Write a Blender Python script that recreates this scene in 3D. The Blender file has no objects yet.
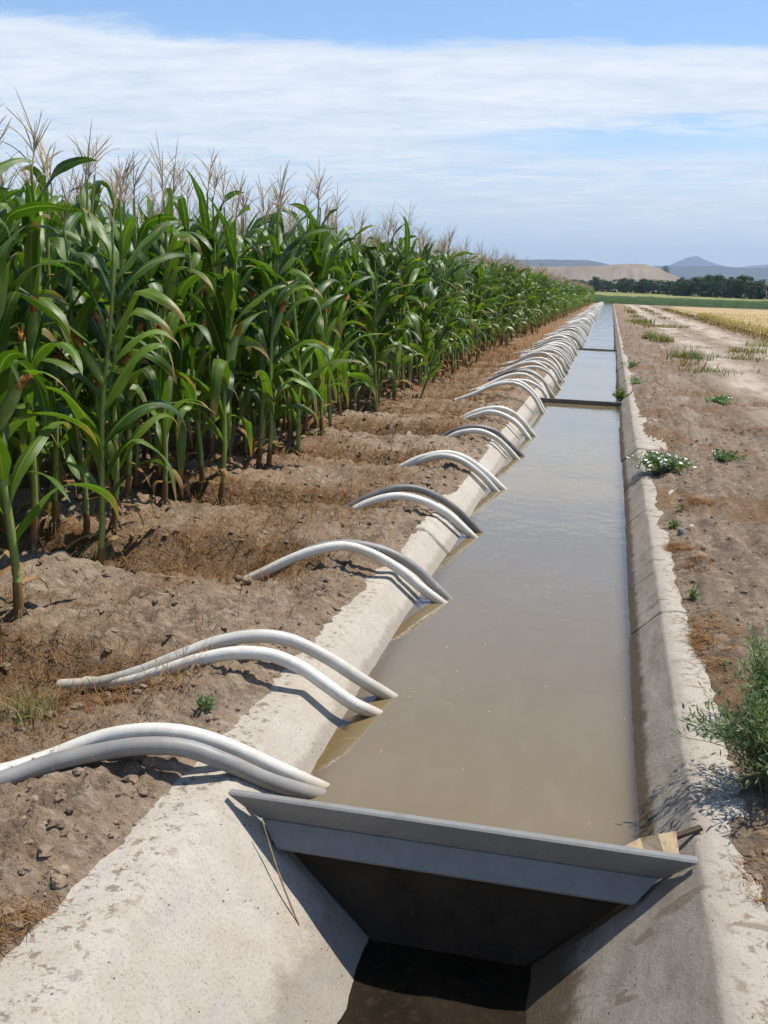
import bpy, math, random
import numpy as np
from mathutils import Matrix, Vector

rng = np.random.default_rng(11)
random.seed(5)
scene = bpy.context.scene
COL = scene.collection
PI = math.pi

# ------------------------------------------------------------------ camera solved from the ditch edges
F, CX, CY = 1000.0, 384.0, 512.0
CAM = np.array([0.0, 0.0, 1.5])
def _n(v): return v / np.linalg.norm(v)
def camvec(px, py): return np.array([(px - CX) / F, -(py - CY) / F, -1.0])
ROLL = math.radians(2.0)
_Y = _n(camvec(612, 287))
_H = camvec(612 - 1000 * math.cos(ROLL), 287 - 1000 * math.sin(ROLL))
_Z = _n(np.cross(_Y, _H))
if _Z[1] < 0: _Z = -_Z
_X = _n(np.cross(_Y, _Z))
R = np.array([_X, _Y, _Z])
def on_z(px, py, z=0.0):
    d = R @ camvec(px, py); return CAM + d * ((z - CAM[2]) / d[2])
def on_plane(px, py, p0, nrm):
    d = R @ camvec(px, py); t = np.dot(p0 - CAM, nrm) / np.dot(d, nrm); return CAM + d * t

cam_data = bpy.data.cameras.new('camera'); cam = bpy.data.objects.new('camera', cam_data); COL.objects.link(cam)
M4 = Matrix.Identity(4)
for i in range(3):
    for j in range(3): M4[i][j] = R[i][j]
M4.translation = Vector(CAM)
cam.matrix_world = M4
cam_data.sensor_fit = 'VERTICAL'; cam_data.sensor_height = 24.0; cam_data.lens = 24.0 * F / 1024.0
cam_data.clip_start = 0.05; cam_data.clip_end = 90000
scene.camera = cam

# ------------------------------------------------------------------ numbers of the place
DC = -0.315           # ditch centre line (x)
HT, HF = 0.667, 0.227  # half widths at the lip and at the floor
ZF = -0.44           # floor
ZW = -0.134           # water below the lip
YG = 2.544            # check gate
Y_END = 150.0
CHECKS = [14.45, 28.2, 55.0, 95.0]
FURROWS = np.array([1.6, 3.12, 4.80, 6.35, 8.05, 9.7, 11.2, 12.7, 14.2, 15.7, 17.2, 18.7, 20.2, 21.7, 23.2, 24.7, 26.2, 27.7, 29.2, 30.7])
def gz(y):
    y = np.asarray(y, float)
    return -0.006 * np.clip(y - 12, 0, 138)

# ------------------------------------------------------------------ noise
_perm = rng.random((256, 256)).astype(np.float64)
def vnoise(x, y):
    x = np.asarray(x, float); y = np.asarray(y, float)
    xi = np.floor(x).astype(int); yi = np.floor(y).astype(int)
    fx = x - xi; fy = y - yi
    fx = fx * fx * fx * (fx * (fx * 6 - 15) + 10); fy = fy * fy * fy * (fy * (fy * 6 - 15) + 10)
    a = _perm[xi & 255, yi & 255]; b = _perm[(xi + 1) & 255, yi & 255]
    c = _perm[xi & 255, (yi + 1) & 255]; d = _perm[(xi + 1) & 255, (yi + 1) & 255]
    return (a * (1 - fx) + b * fx) * (1 - fy) + (c * (1 - fx) + d * fx) * fy - 0.5
def fbm(x, y, o=4, g=0.5):
    s = 0; a = 1.0
    for i in range(o):
        s = s + a * vnoise(x * 2 ** i + 17.3 * i, y * 2 ** i + 9.1 * i); a *= g
    return s
def sstep(a, b, x):
    t = np.clip((np.asarray(x, float) - a) / (b - a), 0, 1); return t * t * (3 - 2 * t)

# ------------------------------------------------------------------ mesh building
class MB:
    def __init__(s): s.v = []; s.f = []; s.m = []; s.a = []; s.n = 0
    def add(s, v, f, mat=0, attr=None):
        v = np.asarray(v, float).reshape(-1, 3); f = np.asarray(f, int)
        s.v.append(v); s.f.append(f + s.n); s.m.append(np.full(len(f), mat, int))
        s.a.append(np.zeros((len(v), 3)) if attr is None else np.asarray(attr, float).reshape(-1, 3))
        s.n += len(v)
    def mesh(s, name, mats, smooth=True):
        me = bpy.data.meshes.new(name)
        if s.n:
            V = np.concatenate(s.v)
            me.vertices.add(len(V)); me.vertices.foreach_set('co', V.astype(np.float32).ravel())
            loops = np.concatenate([f.ravel() for f in s.f])
            sizes = np.concatenate([np.full(len(f), f.shape[1], int) for f in s.f])
            me.loops.add(len(loops)); me.loops.foreach_set('vertex_index', loops.astype(np.int32))
            st = np.concatenate([[0], np.cumsum(sizes)[:-1]])
            me.polygons.add(len(sizes)); me.polygons.foreach_set('loop_start', st.astype(np.int32))
            me.polygons.foreach_set('loop_total', sizes.astype(np.int32))
            me.polygons.foreach_set('material_index', np.concatenate(s.m).astype(np.int32))
            me.polygons.foreach_set('use_smooth', np.full(len(sizes), smooth))
            at = me.attributes.new('info', 'FLOAT_VECTOR', 'POINT')
            at.data.foreach_set('vector', np.concatenate(s.a).astype(np.float32).ravel())
            me.update(calc_edges=True)
        for m in (mats if isinstance(mats, (list, tuple)) else [mats]): me.materials.append(m)
        return me
    def build(s, name, mats, parent=None, smooth=True, loc=(0, 0, 0)):
        return link(name, s.mesh(name, mats, smooth), parent, loc)
def link(name, data, parent=None, loc=(0, 0, 0)):
    o = bpy.data.objects.new(name, data); COL.objects.link(o)
    if parent is not None: o.parent = parent
    o.location = loc; return o
def tag(o, label=None, cat=None, group=None, kind=None):
    if label: o['label'] = label
    if cat: o['category'] = cat
    if group: o['group'] = group
    if kind: o['kind'] = kind
    return o
def empty(name, loc=(0, 0, 0), rz=0.0):
    o = bpy.data.objects.new(name, None); COL.objects.link(o); o.location = loc; o.rotation_euler = (0, 0, rz)
    o.empty_display_size = 0.1; return o
KIDS = {}
def kid(o, parent): KIDS.setdefault(parent.name, []).append(o); return o
def copy_tree(o, parent=None):
    c = o.copy(); COL.objects.link(c)
    if parent is not None: c.parent = parent
    for ch in list(o.children): copy_tree(ch, c)
    return c

def grid_faces(nr, nc):
    i = np.arange(nr - 1)[:, None] * nc + np.arange(nc - 1)[None, :]
    i = i.ravel(); return np.stack([i, i + 1, i + nc + 1, i + nc], 1)
def grid_sheet(xs, ys, zf):
    X, Y = np.meshgrid(xs, ys); Z = zf(X, Y)
    return np.stack([X.ravel(), Y.ravel(), np.asarray(Z).ravel()], 1), grid_faces(len(ys), len(xs))
def tube(path, rad, k=8, cap=True, flat=1.0):
    P = np.asarray(path, float); n = len(P); rad = np.broadcast_to(np.asarray(rad, float), (n,))
    T = np.gradient(P, axis=0); T /= np.linalg.norm(T, axis=1)[:, None] + 1e-12
    ref = np.array([0.0, 0.0, 1.0]) if abs(T[0, 2]) < 0.9 else np.array([1.0, 0.0, 0.0])
    u = _n(np.cross(T[0], ref)); V = []
    for i in range(n):
        u = u - T[i] * np.dot(u, T[i]); u = _n(u); w = np.cross(T[i], u)
        a = np.arange(k) * 2 * PI / k
        V.append(P[i] + rad[i] * (np.cos(a)[:, None] * u + np.sin(a)[:, None] * w * flat))
    V = np.concatenate(V); i = np.arange(n - 1)[:, None] * k; j = np.arange(k)[None, :]; j2 = (j + 1) % k
    f = np.stack([(i + j).ravel(), (i + j2).ravel(), (i + k + j2).ravel(), (i + k + j).ravel()], 1)
    return V, f
def catmull(P, n):
    P = np.asarray(P, float); Q = np.vstack([2 * P[0] - P[1], P, 2 * P[-1] - P[-2]])
    L = np.concatenate([[0], np.cumsum(np.linalg.norm(np.diff(P, axis=0), axis=1))]); out = []
    for s in np.linspace(0, L[-1], n):
        i = min(np.searchsorted(L, s, 'right') - 1, len(P) - 2); t = (s - L[i]) / (L[i + 1] - L[i])
        p0, p1, p2, p3 = Q[i], Q[i + 1], Q[i + 2], Q[i + 3]
        out.append(0.5 * (2 * p1 + (p2 - p0) * t + (2 * p0 - 5 * p1 + 4 * p2 - p3) * t * t + (3 * p1 - p0 - 3 * p2 + p3) * t ** 3))
    return np.array(out)
def box(lo, hi):
    x0, y0, z0 = lo; x1, y1, z1 = hi
    v = [(x0, y0, z0), (x1, y0, z0), (x1, y1, z0), (x0, y1, z0), (x0, y0, z1), (x1, y0, z1), (x1, y1, z1), (x0, y1, z1)]
    return v, [(0, 3, 2, 1), (4, 5, 6, 7), (0, 1, 5, 4), (1, 2, 6, 5), (2, 3, 7, 6), (3, 0, 4, 7)]
def prism(poly, d, axis=1):
    """extrude a closed outline of (x, z) between y = d[0] and y = d[1]"""
    n = len(poly); v = [(p[0], d[0], p[1]) for p in poly] + [(p[0], d[1], p[1]) for p in poly]
    q = [(i, (i + 1) % n, n + (i + 1) % n, n + i) for i in range(n)]
    return v, q, [list(range(n))[::-1], [n + i for i in range(n)]]

# ------------------------------------------------------------------ materials
def new_mat(name):
    m = bpy.data.materials.new(name); m.use_nodes = True
    nt = m.node_tree; nt.nodes.clear()
    out = nt.nodes.new('ShaderNodeOutputMaterial')
    return m, nt, out
class N:
    def __init__(s, nt): s.nt = nt
    def node(s, t, **kw):
        n = s.nt.nodes.new(t)
        for k, v in kw.items(): setattr(n, k, v)
        return n
    def put(s, sock, v):
        if isinstance(v, bpy.types.NodeSocket): s.nt.links.new(v, sock)
        elif isinstance(v, bpy.types.Node): s.nt.links.new(v.outputs[0], sock)
        elif v is not None:
            if hasattr(sock.default_value, '__len__') and not isinstance(v, str):
                v = list(v)
                if len(v) == 3 and len(sock.default_value) == 4: v = v + [1]
            sock.default_value = v
    def math(s, op, a, b=None, c=None, clamp=False):
        n = s.node('ShaderNodeMath', operation=op, use_clamp=clamp); s.put(n.inputs[0], a)
        if b is not None: s.put(n.inputs[1], b)
        if c is not None: s.put(n.inputs[2], c)
        return n.outputs[0]
    def mix(s, f, a, b, blend='MIX'):
        n = s.node('ShaderNodeMix', data_type='RGBA', blend_type=blend)
        s.put(n.inputs[0], f); s.put(n.inputs[6], a); s.put(n.inputs[7], b); return n.outputs[2]
    def noise(s, vec, scale, detail=4, rough=0.55, dist=0.0):
        n = s.node('ShaderNodeTexNoise'); s.put(n.inputs['Vector'], vec); n.inputs['Scale'].default_value = scale
        n.inputs['Detail'].default_value = detail; n.inputs['Roughness'].default_value = rough; n.inputs['Distortion'].default_value = dist
        return n.outputs['Fac']
    def voro(s, vec, scale, feature='F1', rnd=1.0):
        n = s.node('ShaderNodeTexVoronoi', feature=feature); s.put(n.inputs['Vector'], vec); n.inputs['Scale'].default_value = scale
        n.inputs['Randomness'].default_value = rnd
        return n
    def ramp(s, f, stops, interp='LINEAR'):
        n = s.node('ShaderNodeValToRGB'); s.put(n.inputs[0], f); cr = n.color_ramp; cr.interpolation = interp
        while len(cr.elements) < len(stops): cr.elements.new(0.5)
        for e, (p, c) in zip(cr.elements, stops):
            e.position = p; c = (c, c, c) if np.isscalar(c) else c; e.color = (*c, 1)
        return n.outputs[0]
    def mapr(s, v, a, b, c=0.0, d=1.0, smooth=True):
        n = s.node('ShaderNodeMapRange', interpolation_type='SMOOTHSTEP' if smooth else 'LINEAR'); s.put(n.inputs[0], v)
        for i, q in enumerate((a, b, c, d)): s.put(n.inputs[i + 1], q)
        return n.outputs[0]
    def bump(s, h, strength, dist, normal=None):
        n = s.node('ShaderNodeBump'); n.inputs['Strength'].default_value = strength; n.inputs['Distance'].default_value = dist
        s.put(n.inputs['Height'], h)
        if normal is not None: s.put(n.inputs['Normal'], normal)
        return n.outputs[0]
    def bsdf(s, **kw):
        n = s.node('ShaderNodeBsdfPrincipled')
        for k, v in kw.items(): s.put(n.inputs[k.replace('_', ' ')], v)
        return n.outputs[0]
    def pos(s): return s.node('ShaderNodeNewGeometry').outputs['Position']
    def obj(s): return s.node('ShaderNodeTexCoord').outputs['Object']
    def rand(s): return s.node('ShaderNodeObjectInfo').outputs['Random']
    def info(s):
        a = s.node('ShaderNodeAttribute', attribute_name='info'); x = s.node('ShaderNodeSeparateXYZ'); s.put(x.inputs[0], a.outputs['Vector'])
        return x.outputs
    def scl(s, vec, k):
        n = s.node('ShaderNodeMapping'); s.put(n.inputs[0], vec); n.inputs['Scale'].default_value = k; return n.outputs[0]
MAT = {}

def m_concrete():
    m, nt, out = new_mat('concrete'); g = N(nt); p = g.pos(); I = g.info()   # info: depth below lip, wall (0 left, 1 right), lip-ness
    big = g.noise(p, 1.6, 5, 0.6); mid = g.noise(p, 9, 6, 0.65); fine = g.noise(p, 120, 4, 0.7)
    streak = g.noise(g.scl(p, (5, 1.2, 5)), 3.0, 5, 0.6)
    c = g.mix(g.ramp(big, [(0.3, 0), (0.7, 1)]), (0.405, 0.36, 0.298), (0.475, 0.43, 0.365))
    c = g.mix(g.ramp(mid, [(0.42, 0), (0.72, 0.55)]), c, (0.36, 0.30, 0.225))
    c = g.mix(g.math('MULTIPLY', g.ramp(streak, [(0.55, 0), (0.7, 1)]), 0.45), c, (0.36, 0.345, 0.33))
    c = g.mix(g.ramp(fine, [(0.33, 0.6), (0.47, 0), (0.62, 0.0), (0.8, 0.4)]), c, (0.2, 0.16, 0.12))
    grit = g.noise(p, 55, 6, 0.8); c = g.mix(g.ramp(grit, [(0.30, 0.4), (0.40, 0)]), c, (0.2, 0.16, 0.12))
    # right wall is older and dirtier
    dirt = g.math('MULTIPLY', g.math('MULTIPLY', I[1], g.math('SUBTRACT', 1.0, g.math('MULTIPLY', I[2], 0.9))), g.ramp(g.noise(g.scl(p, (3, 1, 3)), 5, 6, 0.7), [(0.3, 0.3), (0.7, 0.8)]))
    c = g.mix(dirt, c, (0.17, 0.14, 0.105))
    # pits and crumbs
    v = g.voro(g.scl(p, (1, 0.6, 1)), 48); vn = g.noise(p, 6, 3)
    pit = g.math('MULTIPLY', g.ramp(v.outputs['Distance'], [(0.05, 1), (0.14, 0)]), g.ramp(vn, [(0.5, 0), (0.62, 1)]))
    c = g.mix(g.math('MULTIPLY', pit, 0.85), c, (0.07, 0.052, 0.035))
    # soil washed over the lip
    crumb = g.math('MULTIPLY', g.ramp(g.noise(p, 26, 5, 0.7), [(0.54, 0), (0.6, 1)]), g.math('MULTIPLY', I[2], 0.9))
    c = g.mix(crumb, c, (0.2, 0.145, 0.1))
    # stains with a shape of their own
    st = g.math('MULTIPLY', g.ramp(g.noise(g.scl(p, (2.0, 5, 2.0)), 2.3, 3, 0.5, 0.6), [(0.63, 0), (0.67, 1)]), g.math('ADD', g.math('MULTIPLY', I[1], 0.5), 0.12))
    c = g.mix(st, c, (0.15, 0.105, 0.06))
    # damp / silt band at the waterline
    wl = g.math('ADD', I[0], g.math('MULTIPLY', g.math('SUBTRACT', g.noise(p, 14, 4), 0.5), 0.05))
    gy = g.node('ShaderNodeSeparateXYZ'); g.put(gy.inputs[0], p)
    damp = g.mapr(wl, 0.085, 0.112)
    damp = g.math('MULTIPLY', damp, g.math('ADD', 0.35, g.math('MULTIPLY', I[1], 0.6)))
    c = g.mix(damp, c, (0.085, 0.06, 0.036))
    wet = g.mapr(wl, 0.10, 0.2)
    h = g.math('ADD', g.math('MULTIPLY', grit, 0.8), g.math('ADD', mid, g.math('MULTIPLY', pit, -1.5)))
    nn = g.bump(h, 0.8, 0.008)
    g.nt.links.new(g.bsdf(Base_Color=c, Roughness=g.math('SUBTRACT', 0.92, g.math('MULTIPLY', wet, 0.2)), Normal=nn, Specular_IOR_Level=0.25), out.inputs[0]); return m

def m_soil():
    m, nt, out = new_mat('soil'); g = N(nt); p = g.pos(); I = g.info()    # info: straw mask, pale track mask, damp mask
    big = g.noise(p, 0.9, 5, 0.6); mid = g.noise(p, 6, 6, 0.65); fine = g.noise(p, 48, 6, 0.75)
    c = g.mix(g.ramp(big, [(0.35, 0), (0.65, 1)]), (0.25, 0.172, 0.108), (0.34, 0.248, 0.165))
    c = g.mix(g.ramp(mid, [(0.38, 0.6), (0.52, 0), (0.8, 0.3)]), c, (0.17, 0.12, 0.082))
    c = g.mix(g.ramp(fine, [(0.34, 0.7), (0.46, 0.0), (0.7, 0)]), c, (0.085, 0.058, 0.038))
    c = g.mix(g.ramp(fine, [(0.56, 0), (0.75, 0.6)]), c, (0.37, 0.30, 0.235))
    sx = g.node('ShaderNodeSeparateXYZ'); g.put(sx.inputs[0], p); right = g.mapr(sx.outputs[0], 0.3, 0.5)
    st2 = g.noise(g.scl(p, (2.2, 1.0, 1)), 3.4, 8, 0.74, 0.6); st3 = g.noise(g.scl(p, (1, 2.3, 1)), 7.5, 7, 0.75, 0.4)
    c = g.mix(g.ramp(st2, [(0.41, 0.8), (0.5, 0.0), (1.0, 0.0)]), c, (0.14, 0.099, 0.068))
    c = g.mix(g.ramp(st3, [(0.5, 0), (0.62, 0.6)]), c, (0.46, 0.375, 0.285))
    c = g.mix(g.math('MULTIPLY', right, g.ramp(st3, [(0.40, 0.8), (0.49, 0)])), c, (0.115, 0.083, 0.06))
    rut = g.noise(g.scl(p, (7, 0.7, 1)), 1.6, 6, 0.7, 0.5)
    c = g.mix(g.math('MULTIPLY', right, g.ramp(rut, [(0.40, 0.75), (0.56, 0.1)])), c, (0.15, 0.11, 0.08))
    tr = g.math('MULTIPLY', I[1], g.ramp(g.noise(g.scl(p, (1.6, 0.35, 1)), 1.2, 6, 0.65), [(0.32, 0), (0.55, 1)]))
    c = g.mix(tr, c, (0.50, 0.42, 0.33))
    sn = g.noise(g.scl(p, (1, 1, 1)), 22, 6, 0.75, 0.8)
    straw = g.math('MULTIPLY', I[0], g.ramp(sn, [(0.36, 0), (0.56, 1)]))
    c = g.mix(straw, c, g.mix(fine, (0.10, 0.046, 0.018), (0.30, 0.165, 0.07)))
    c = g.mix(g.math('MULTIPLY', I[2], 0.6), c, (0.09, 0.06, 0.038))
    cr = g.voro(p, 13, 'DISTANCE_TO_EDGE')
    crack = g.ramp(cr.outputs['Distance'], [(0.0, 0), (0.05, 1)])
    h = g.math('ADD', g.math('MULTIPLY', fine, 1.0), g.math('ADD', g.math('ADD', g.math('MULTIPLY', mid, 1.4), g.math('MULTIPLY', st3, 0.8)), g.math('MULTIPLY', crack, 0.08)))
    g.nt.links.new(g.bsdf(Base_Color=c, Roughness=0.97, Normal=g.bump(h, 0.85, 0.03), Specular_IOR_Level=0.1), out.inputs[0]); return m

def m_noise(name, c0, c1, scale, rough=0.9, bump=0.3, bd=0.01, c2=None, spec=0.2, metal=0.0, scl=(1, 1, 1), objspace=False, rnd=0.0, stops=(0.35, 0.65)):
    m, nt, out = new_mat(name); g = N(nt); p = g.scl(g.obj() if objspace else g.pos(), scl)
    n1 = g.noise(p, scale, 6, 0.65); n2 = g.noise(p, scale * 6.3, 4, 0.65)
    c = g.mix(g.ramp(n1, [(stops[0], 0), (stops[1], 1)]), c0, c1)
    if c2: c = g.mix(g.ramp(n2, [(0.52, 0), (0.66, 0.8)]), c, c2)
    if rnd:
        hs = g.node('ShaderNodeHueSaturation'); g.put(hs.inputs['Color'], c)
        g.put(hs.inputs['Value'], g.math('ADD', 1 - rnd, g.math('MULTIPLY', g.rand(), 2 * rnd))); c = hs.outputs[0]
    h = g.math('ADD', n1, g.math('MULTIPLY', n2, 0.5))
    g.nt.links.new(g.bsdf(Base_Color=c, Roughness=rough, Metallic=metal, Specular_IOR_Level=spec, Normal=g.bump(h, bump, bd)), out.inputs[0]); return m

def m_leaf(name, dark, light, rib, trans, rough=0.38, spec=0.5, tip=None, rnd=0.25):
    m, nt, out = new_mat(name); g = N(nt); I = g.info(); p = g.pos()        # info: across -1..1, along 0..1, random per leaf
    ab = g.math('ABSOLUTE', I[0])
    n = g.noise(p, 7, 4); vein = g.noise(g.scl(g.node('ShaderNodeAttribute', attribute_name='info').outputs['Vector'], (26, 0.8, 5)), 1.0, 3)
    c = g.mix(g.math('ADD', g.math('MULTIPLY', I[2], 0.75), g.math('MULTIPLY', g.math('SUBTRACT', n, 0.5), 0.7), clamp=True), dark, light)
    c = g.mix(g.math('MULTIPLY', g.ramp(vein, [(0.45, 0), (0.65, 1)]), 0.3), c, light)
    if rib: c = g.mix(g.math('MULTIPLY', g.ramp(ab, [(0.05, 1), (0.16, 0)]), 0.75), c, rib)
    if tip: c = g.mix(g.math('MULTIPLY', g.mapr(g.math('ADD', I[1], g.math('ADD', g.math('MULTIPLY', n, 0.35), g.math('MULTIPLY', ab, 0.12))), 0.98, 1.15), g.math('GREATER_THAN', I[2], 0.66)), c, tip)
    hs = g.node('ShaderNodeHueSaturation'); g.put(hs.inputs['Color'], c)
    g.put(hs.inputs['Value'], g.math('ADD', 1 - rnd, g.math('MULTIPLY', g.rand(), 2 * rnd))); c = hs.outputs[0]
    nb = g.bump(vein, 0.25, 0.004)
    b = g.bsdf(Base_Color=c, Roughness=rough, Specular_IOR_Level=spec, Normal=nb)
    t = g.node('ShaderNodeBsdfTranslucent'); g.put(t.inputs[0], g.mix(1.0, c, (1.5, 1.9, 0.55), 'MULTIPLY'))
    mx = g.node('ShaderNodeMixShader'); mx.inputs[0].default_value = trans; g.put(mx.inputs[1], b); g.put(mx.inputs[2], t)
    g.nt.links.new(mx.outputs[0], out.inputs[0]); return m

def m_water():
    m, nt, out = new_mat('muddy_water'); g = N(nt); p = g.pos(); sx = g.node('ShaderNodeSeparateXYZ'); g.put(sx.inputs[0], p)
    depth = g.math('SUBTRACT', HT + ZW, g.math('ABSOLUTE', g.math('SUBTRACT', sx.outputs[0], DC)))
    murk = g.math('SUBTRACT', 1.0, g.math('POWER', 2.718, g.math('MULTIPLY', depth, -40.0)), clamp=True)
    murk = g.math('MAXIMUM', murk, 0.3)
    big = g.noise(p, 1.3, 4, 0.6, 0.5)
    c = g.mix(big, (0.158, 0.118, 0.06), (0.19, 0.145, 0.078))
    c = g.mix(g.ramp(g.noise(g.scl(p, (3, 1, 1)), 2.2, 5, 0.65, 1.0), [(0.52, 0), (0.75, 0.6)]), c, (0.205, 0.16, 0.092))
    rip = g.noise(g.scl(p, (1, 0.8, 1)), 9, 3, 0.55, 0.4); rip2 = g.noise(p, 38, 2, 0.5)
    patch = g.ramp(g.noise(p, 0.7, 3), [(0.42, 0.25), (0.62, 1)])
    hh = g.math('MULTIPLY', g.math('ADD', rip, g.math('MULTIPLY', rip2, 0.14)), patch)
    nn = g.bump(hh, 0.35, 0.014)
    d = g.node('ShaderNodeBsdfDiffuse'); g.put(d.inputs[0], c)
    t = g.node('ShaderNodeBsdfTransparent'); t.inputs[0].default_value = (0.82, 0.68, 0.42, 1)
    mx = g.node('ShaderNodeMixShader'); g.put(mx.inputs[0], murk); g.put(mx.inputs[1], t); g.put(mx.inputs[2], d)
    gl = g.node('ShaderNodeBsdfGlossy'); gl.inputs['Color'].default_value = (1, 1, 1, 1); gl.inputs['Roughness'].default_value = 0.03; g.put(gl.inputs['Normal'], nn)
    fr = g.node('ShaderNodeFresnel'); fr.inputs[0].default_value = 1.5; g.put(fr.inputs['Normal'], nn)
    m2 = g.node('ShaderNodeMixShader'); g.put(m2.inputs[0], fr.outputs[0]); g.put(m2.inputs[1], mx.outputs[0]); g.put(m2.inputs[2], gl.outputs[0])
    g.nt.links.new(m2.outputs[0], out.inputs[0]); return m

def m_tube(name, c0, c1, grime, rough):
    m, nt, out = new_mat(name); g = N(nt); p = g.pos(); o = g.obj(); I = g.info()   # info: along 0..1 from the water end
    n = g.noise(p, 9, 5, 0.6); n2 = g.noise(p, 60, 4, 0.7)
    c = g.mix(g.ramp(n, [(0.35, 0), (0.7, 1)]), c0, c1)
    hs = g.node('ShaderNodeHueSaturation'); g.put(hs.inputs['Color'], c)
    g.put(hs.inputs['Value'], g.math('ADD', 0.78, g.math('MULTIPLY', g.rand(), 0.32))); c = hs.outputs[0]
    silt = g.math('MULTIPLY', g.math('ADD', g.mapr(g.math('ADD', I[0], g.math('MULTIPLY', n, 0.1)), 0.26, 0.1), g.math('MULTIPLY', g.mapr(I[0], 0.75, 1.0), 0.6)), g.ramp(n2, [(0.3, 0.5), (0.6, 0.85)]))
    c = g.mix(silt, c, grime)
    c = g.mix(g.ramp(n2, [(0.6, 0), (0.75, 0.5)]), c, grime)
    n3 = g.noise(p, 4.5, 6, 0.75, 0.8); c = g.mix(g.ramp(n3, [(0.5, 0), (0.66, 0.45)]), c, grime)
    g.nt.links.new(g.bsdf(Base_Color=c, Roughness=rough, Specular_IOR_Level=0.45, Normal=g.bump(n2, 0.12, 0.003)), out.inputs[0]); return m

def m_galv():
    m, nt, out = new_mat('galvanised_steel'); g = N(nt); p = g.pos()
    n = g.noise(p, 14, 5, 0.65); v = g.voro(p, 60); s = g.noise(g.scl(p, (1, 1, 14)), 6, 5, 0.7)
    c = g.mix(n, (0.145, 0.14, 0.13), (0.245, 0.238, 0.225))
    c = g.mix(g.math('MULTIPLY', v.outputs['Color'], 0.10), c, (0.4, 0.41, 0.43))
    c = g.mix(g.ramp(s, [(0.56, 0), (0.72, 0.55)]), c, (0.20, 0.165, 0.13))
    g.nt.links.new(g.bsdf(Base_Color=c, Roughness=g.mapr(n, 0.2, 0.8, 0.55, 0.75), Metallic=0.0, Specular_IOR_Level=0.25, Normal=g.bump(n, 0.1, 0.003)), out.inputs[0]); return m

MAT['concrete'] = m_concrete(); MAT['soil'] = m_soil(); MAT['water'] = m_water(); MAT['galv'] = m_galv()
MAT['mud'] = m_noise('wet_mud', (0.009, 0.006, 0.003), (0.02, 0.013, 0.007), 5, 0.8, 0.5, 0.02, (0.027, 0.018, 0.009), 0.1)
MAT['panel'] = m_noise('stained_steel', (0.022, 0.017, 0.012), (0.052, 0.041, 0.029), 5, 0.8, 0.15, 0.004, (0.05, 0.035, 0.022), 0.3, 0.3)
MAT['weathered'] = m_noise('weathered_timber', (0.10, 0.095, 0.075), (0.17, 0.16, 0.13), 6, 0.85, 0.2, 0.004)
MAT['tube_white'] = m_tube('white_plastic', (0.60, 0.57, 0.495), (0.70, 0.675, 0.61), (0.40, 0.31, 0.20), 0.42)
MAT['tube_grey'] = m_tube('dull_aluminium', (0.22, 0.212, 0.2), (0.32, 0.31, 0.293), (0.27, 0.22, 0.16), 0.5)
MAT['tube_dark'] = m_tube('dark_grey_plastic', (0.12, 0.115, 0.11), (0.2, 0.19, 0.18), (0.22, 0.17, 0.11), 0.5)
MAT['leaf'] = m_leaf('corn_leaf', (0.020, 0.055, 0.007), (0.135, 0.215, 0.022), (0.19, 0.26, 0.07), 0.27, 0.40, 0.40, (0.30, 0.20, 0.07))
MAT['dry'] = m_leaf('dry_corn_leaf', (0.15, 0.075, 0.03), (0.33, 0.2, 0.09), None, 0.2, 0.8, 0.2)
MAT['stalk'] = m_noise('corn_stalk', (0.13, 0.19, 0.035), (0.26, 0.32, 0.075), 5, 0.5, 0.2, 0.004, (0.26, 0.23, 0.09), 0.4, objspace=True, scl=(3, 3, 1), rnd=0.15)
MAT['root'] = m_noise('stalk_foot', (0.09, 0.04, 0.05), (0.17, 0.13, 0.06), 9, 0.7, 0.3, 0.006, objspace=True)
MAT['husk'] = m_noise('corn_husk', (0.13, 0.22, 0.05), (0.26, 0.33, 0.1), 6, 0.55, 0.35, 0.006, objspace=True, scl=(8, 8, 1))
MAT['silk'] = m_noise('corn_silk', (0.16, 0.06, 0.018), (0.46, 0.23, 0.06), 20, 0.85, 0.6, 0.01, objspace=True)
MAT['tassel'] = m_noise('corn_tassel', (0.42, 0.31, 0.18), (0.60, 0.48, 0.30), 30, 0.85, 0.4, 0.004, objspace=True, rnd=0.15)
MAT['weed'] = m_leaf('weed_leaf', (0.085, 0.14, 0.055), (0.27, 0.34, 0.17), None, 0.2, 0.55, 0.3)
MAT['grass'] = m_leaf('grass_blade', (0.07, 0.105, 0.025), (0.20, 0.23, 0.075), None, 0.25, 0.5, 0.3)
MAT['straw'] = m_leaf('dead_grass', (0.085, 0.036, 0.014), (0.40, 0.22, 0.088), None, 0.15, 0.85, 0.15)
MAT['gold'] = m_leaf('stubble', (0.34, 0.24, 0.10), (0.54, 0.40, 0.19), None, 0.15, 0.8, 0.15)
MAT['petal'] = m_noise('white_petal', (0.7, 0.68, 0.66), (0.82, 0.8, 0.8), 30, 0.7, 0.1, 0.002)
MAT['stem'] = m_noise('weed_stem', (0.08, 0.10, 0.03), (0.15, 0.13, 0.06), 20, 0.7, 0.2, 0.004)
MAT['bark'] = m_noise('bark', (0.05, 0.035, 0.022), (0.13, 0.09, 0.06), 14, 0.9, 0.5, 0.01, objspace=True)
MAT['stick'] = m_noise('dry_stick', (0.2, 0.13, 0.07), (0.33, 0.23, 0.13), 30, 0.85, 0.4, 0.004)
MAT['paper'] = m_noise('brown_paper', (0.33, 0.235, 0.14), (0.46, 0.35, 0.22), 8, 0.85, 0.35, 0.006, (0.25, 0.17, 0.1))
MAT['crown'] = m_leaf('tree_leaves', (0.016, 0.04, 0.012), (0.05, 0.095, 0.026), None, 0.15, 0.6, 0.25, rnd=0.3)
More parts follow.
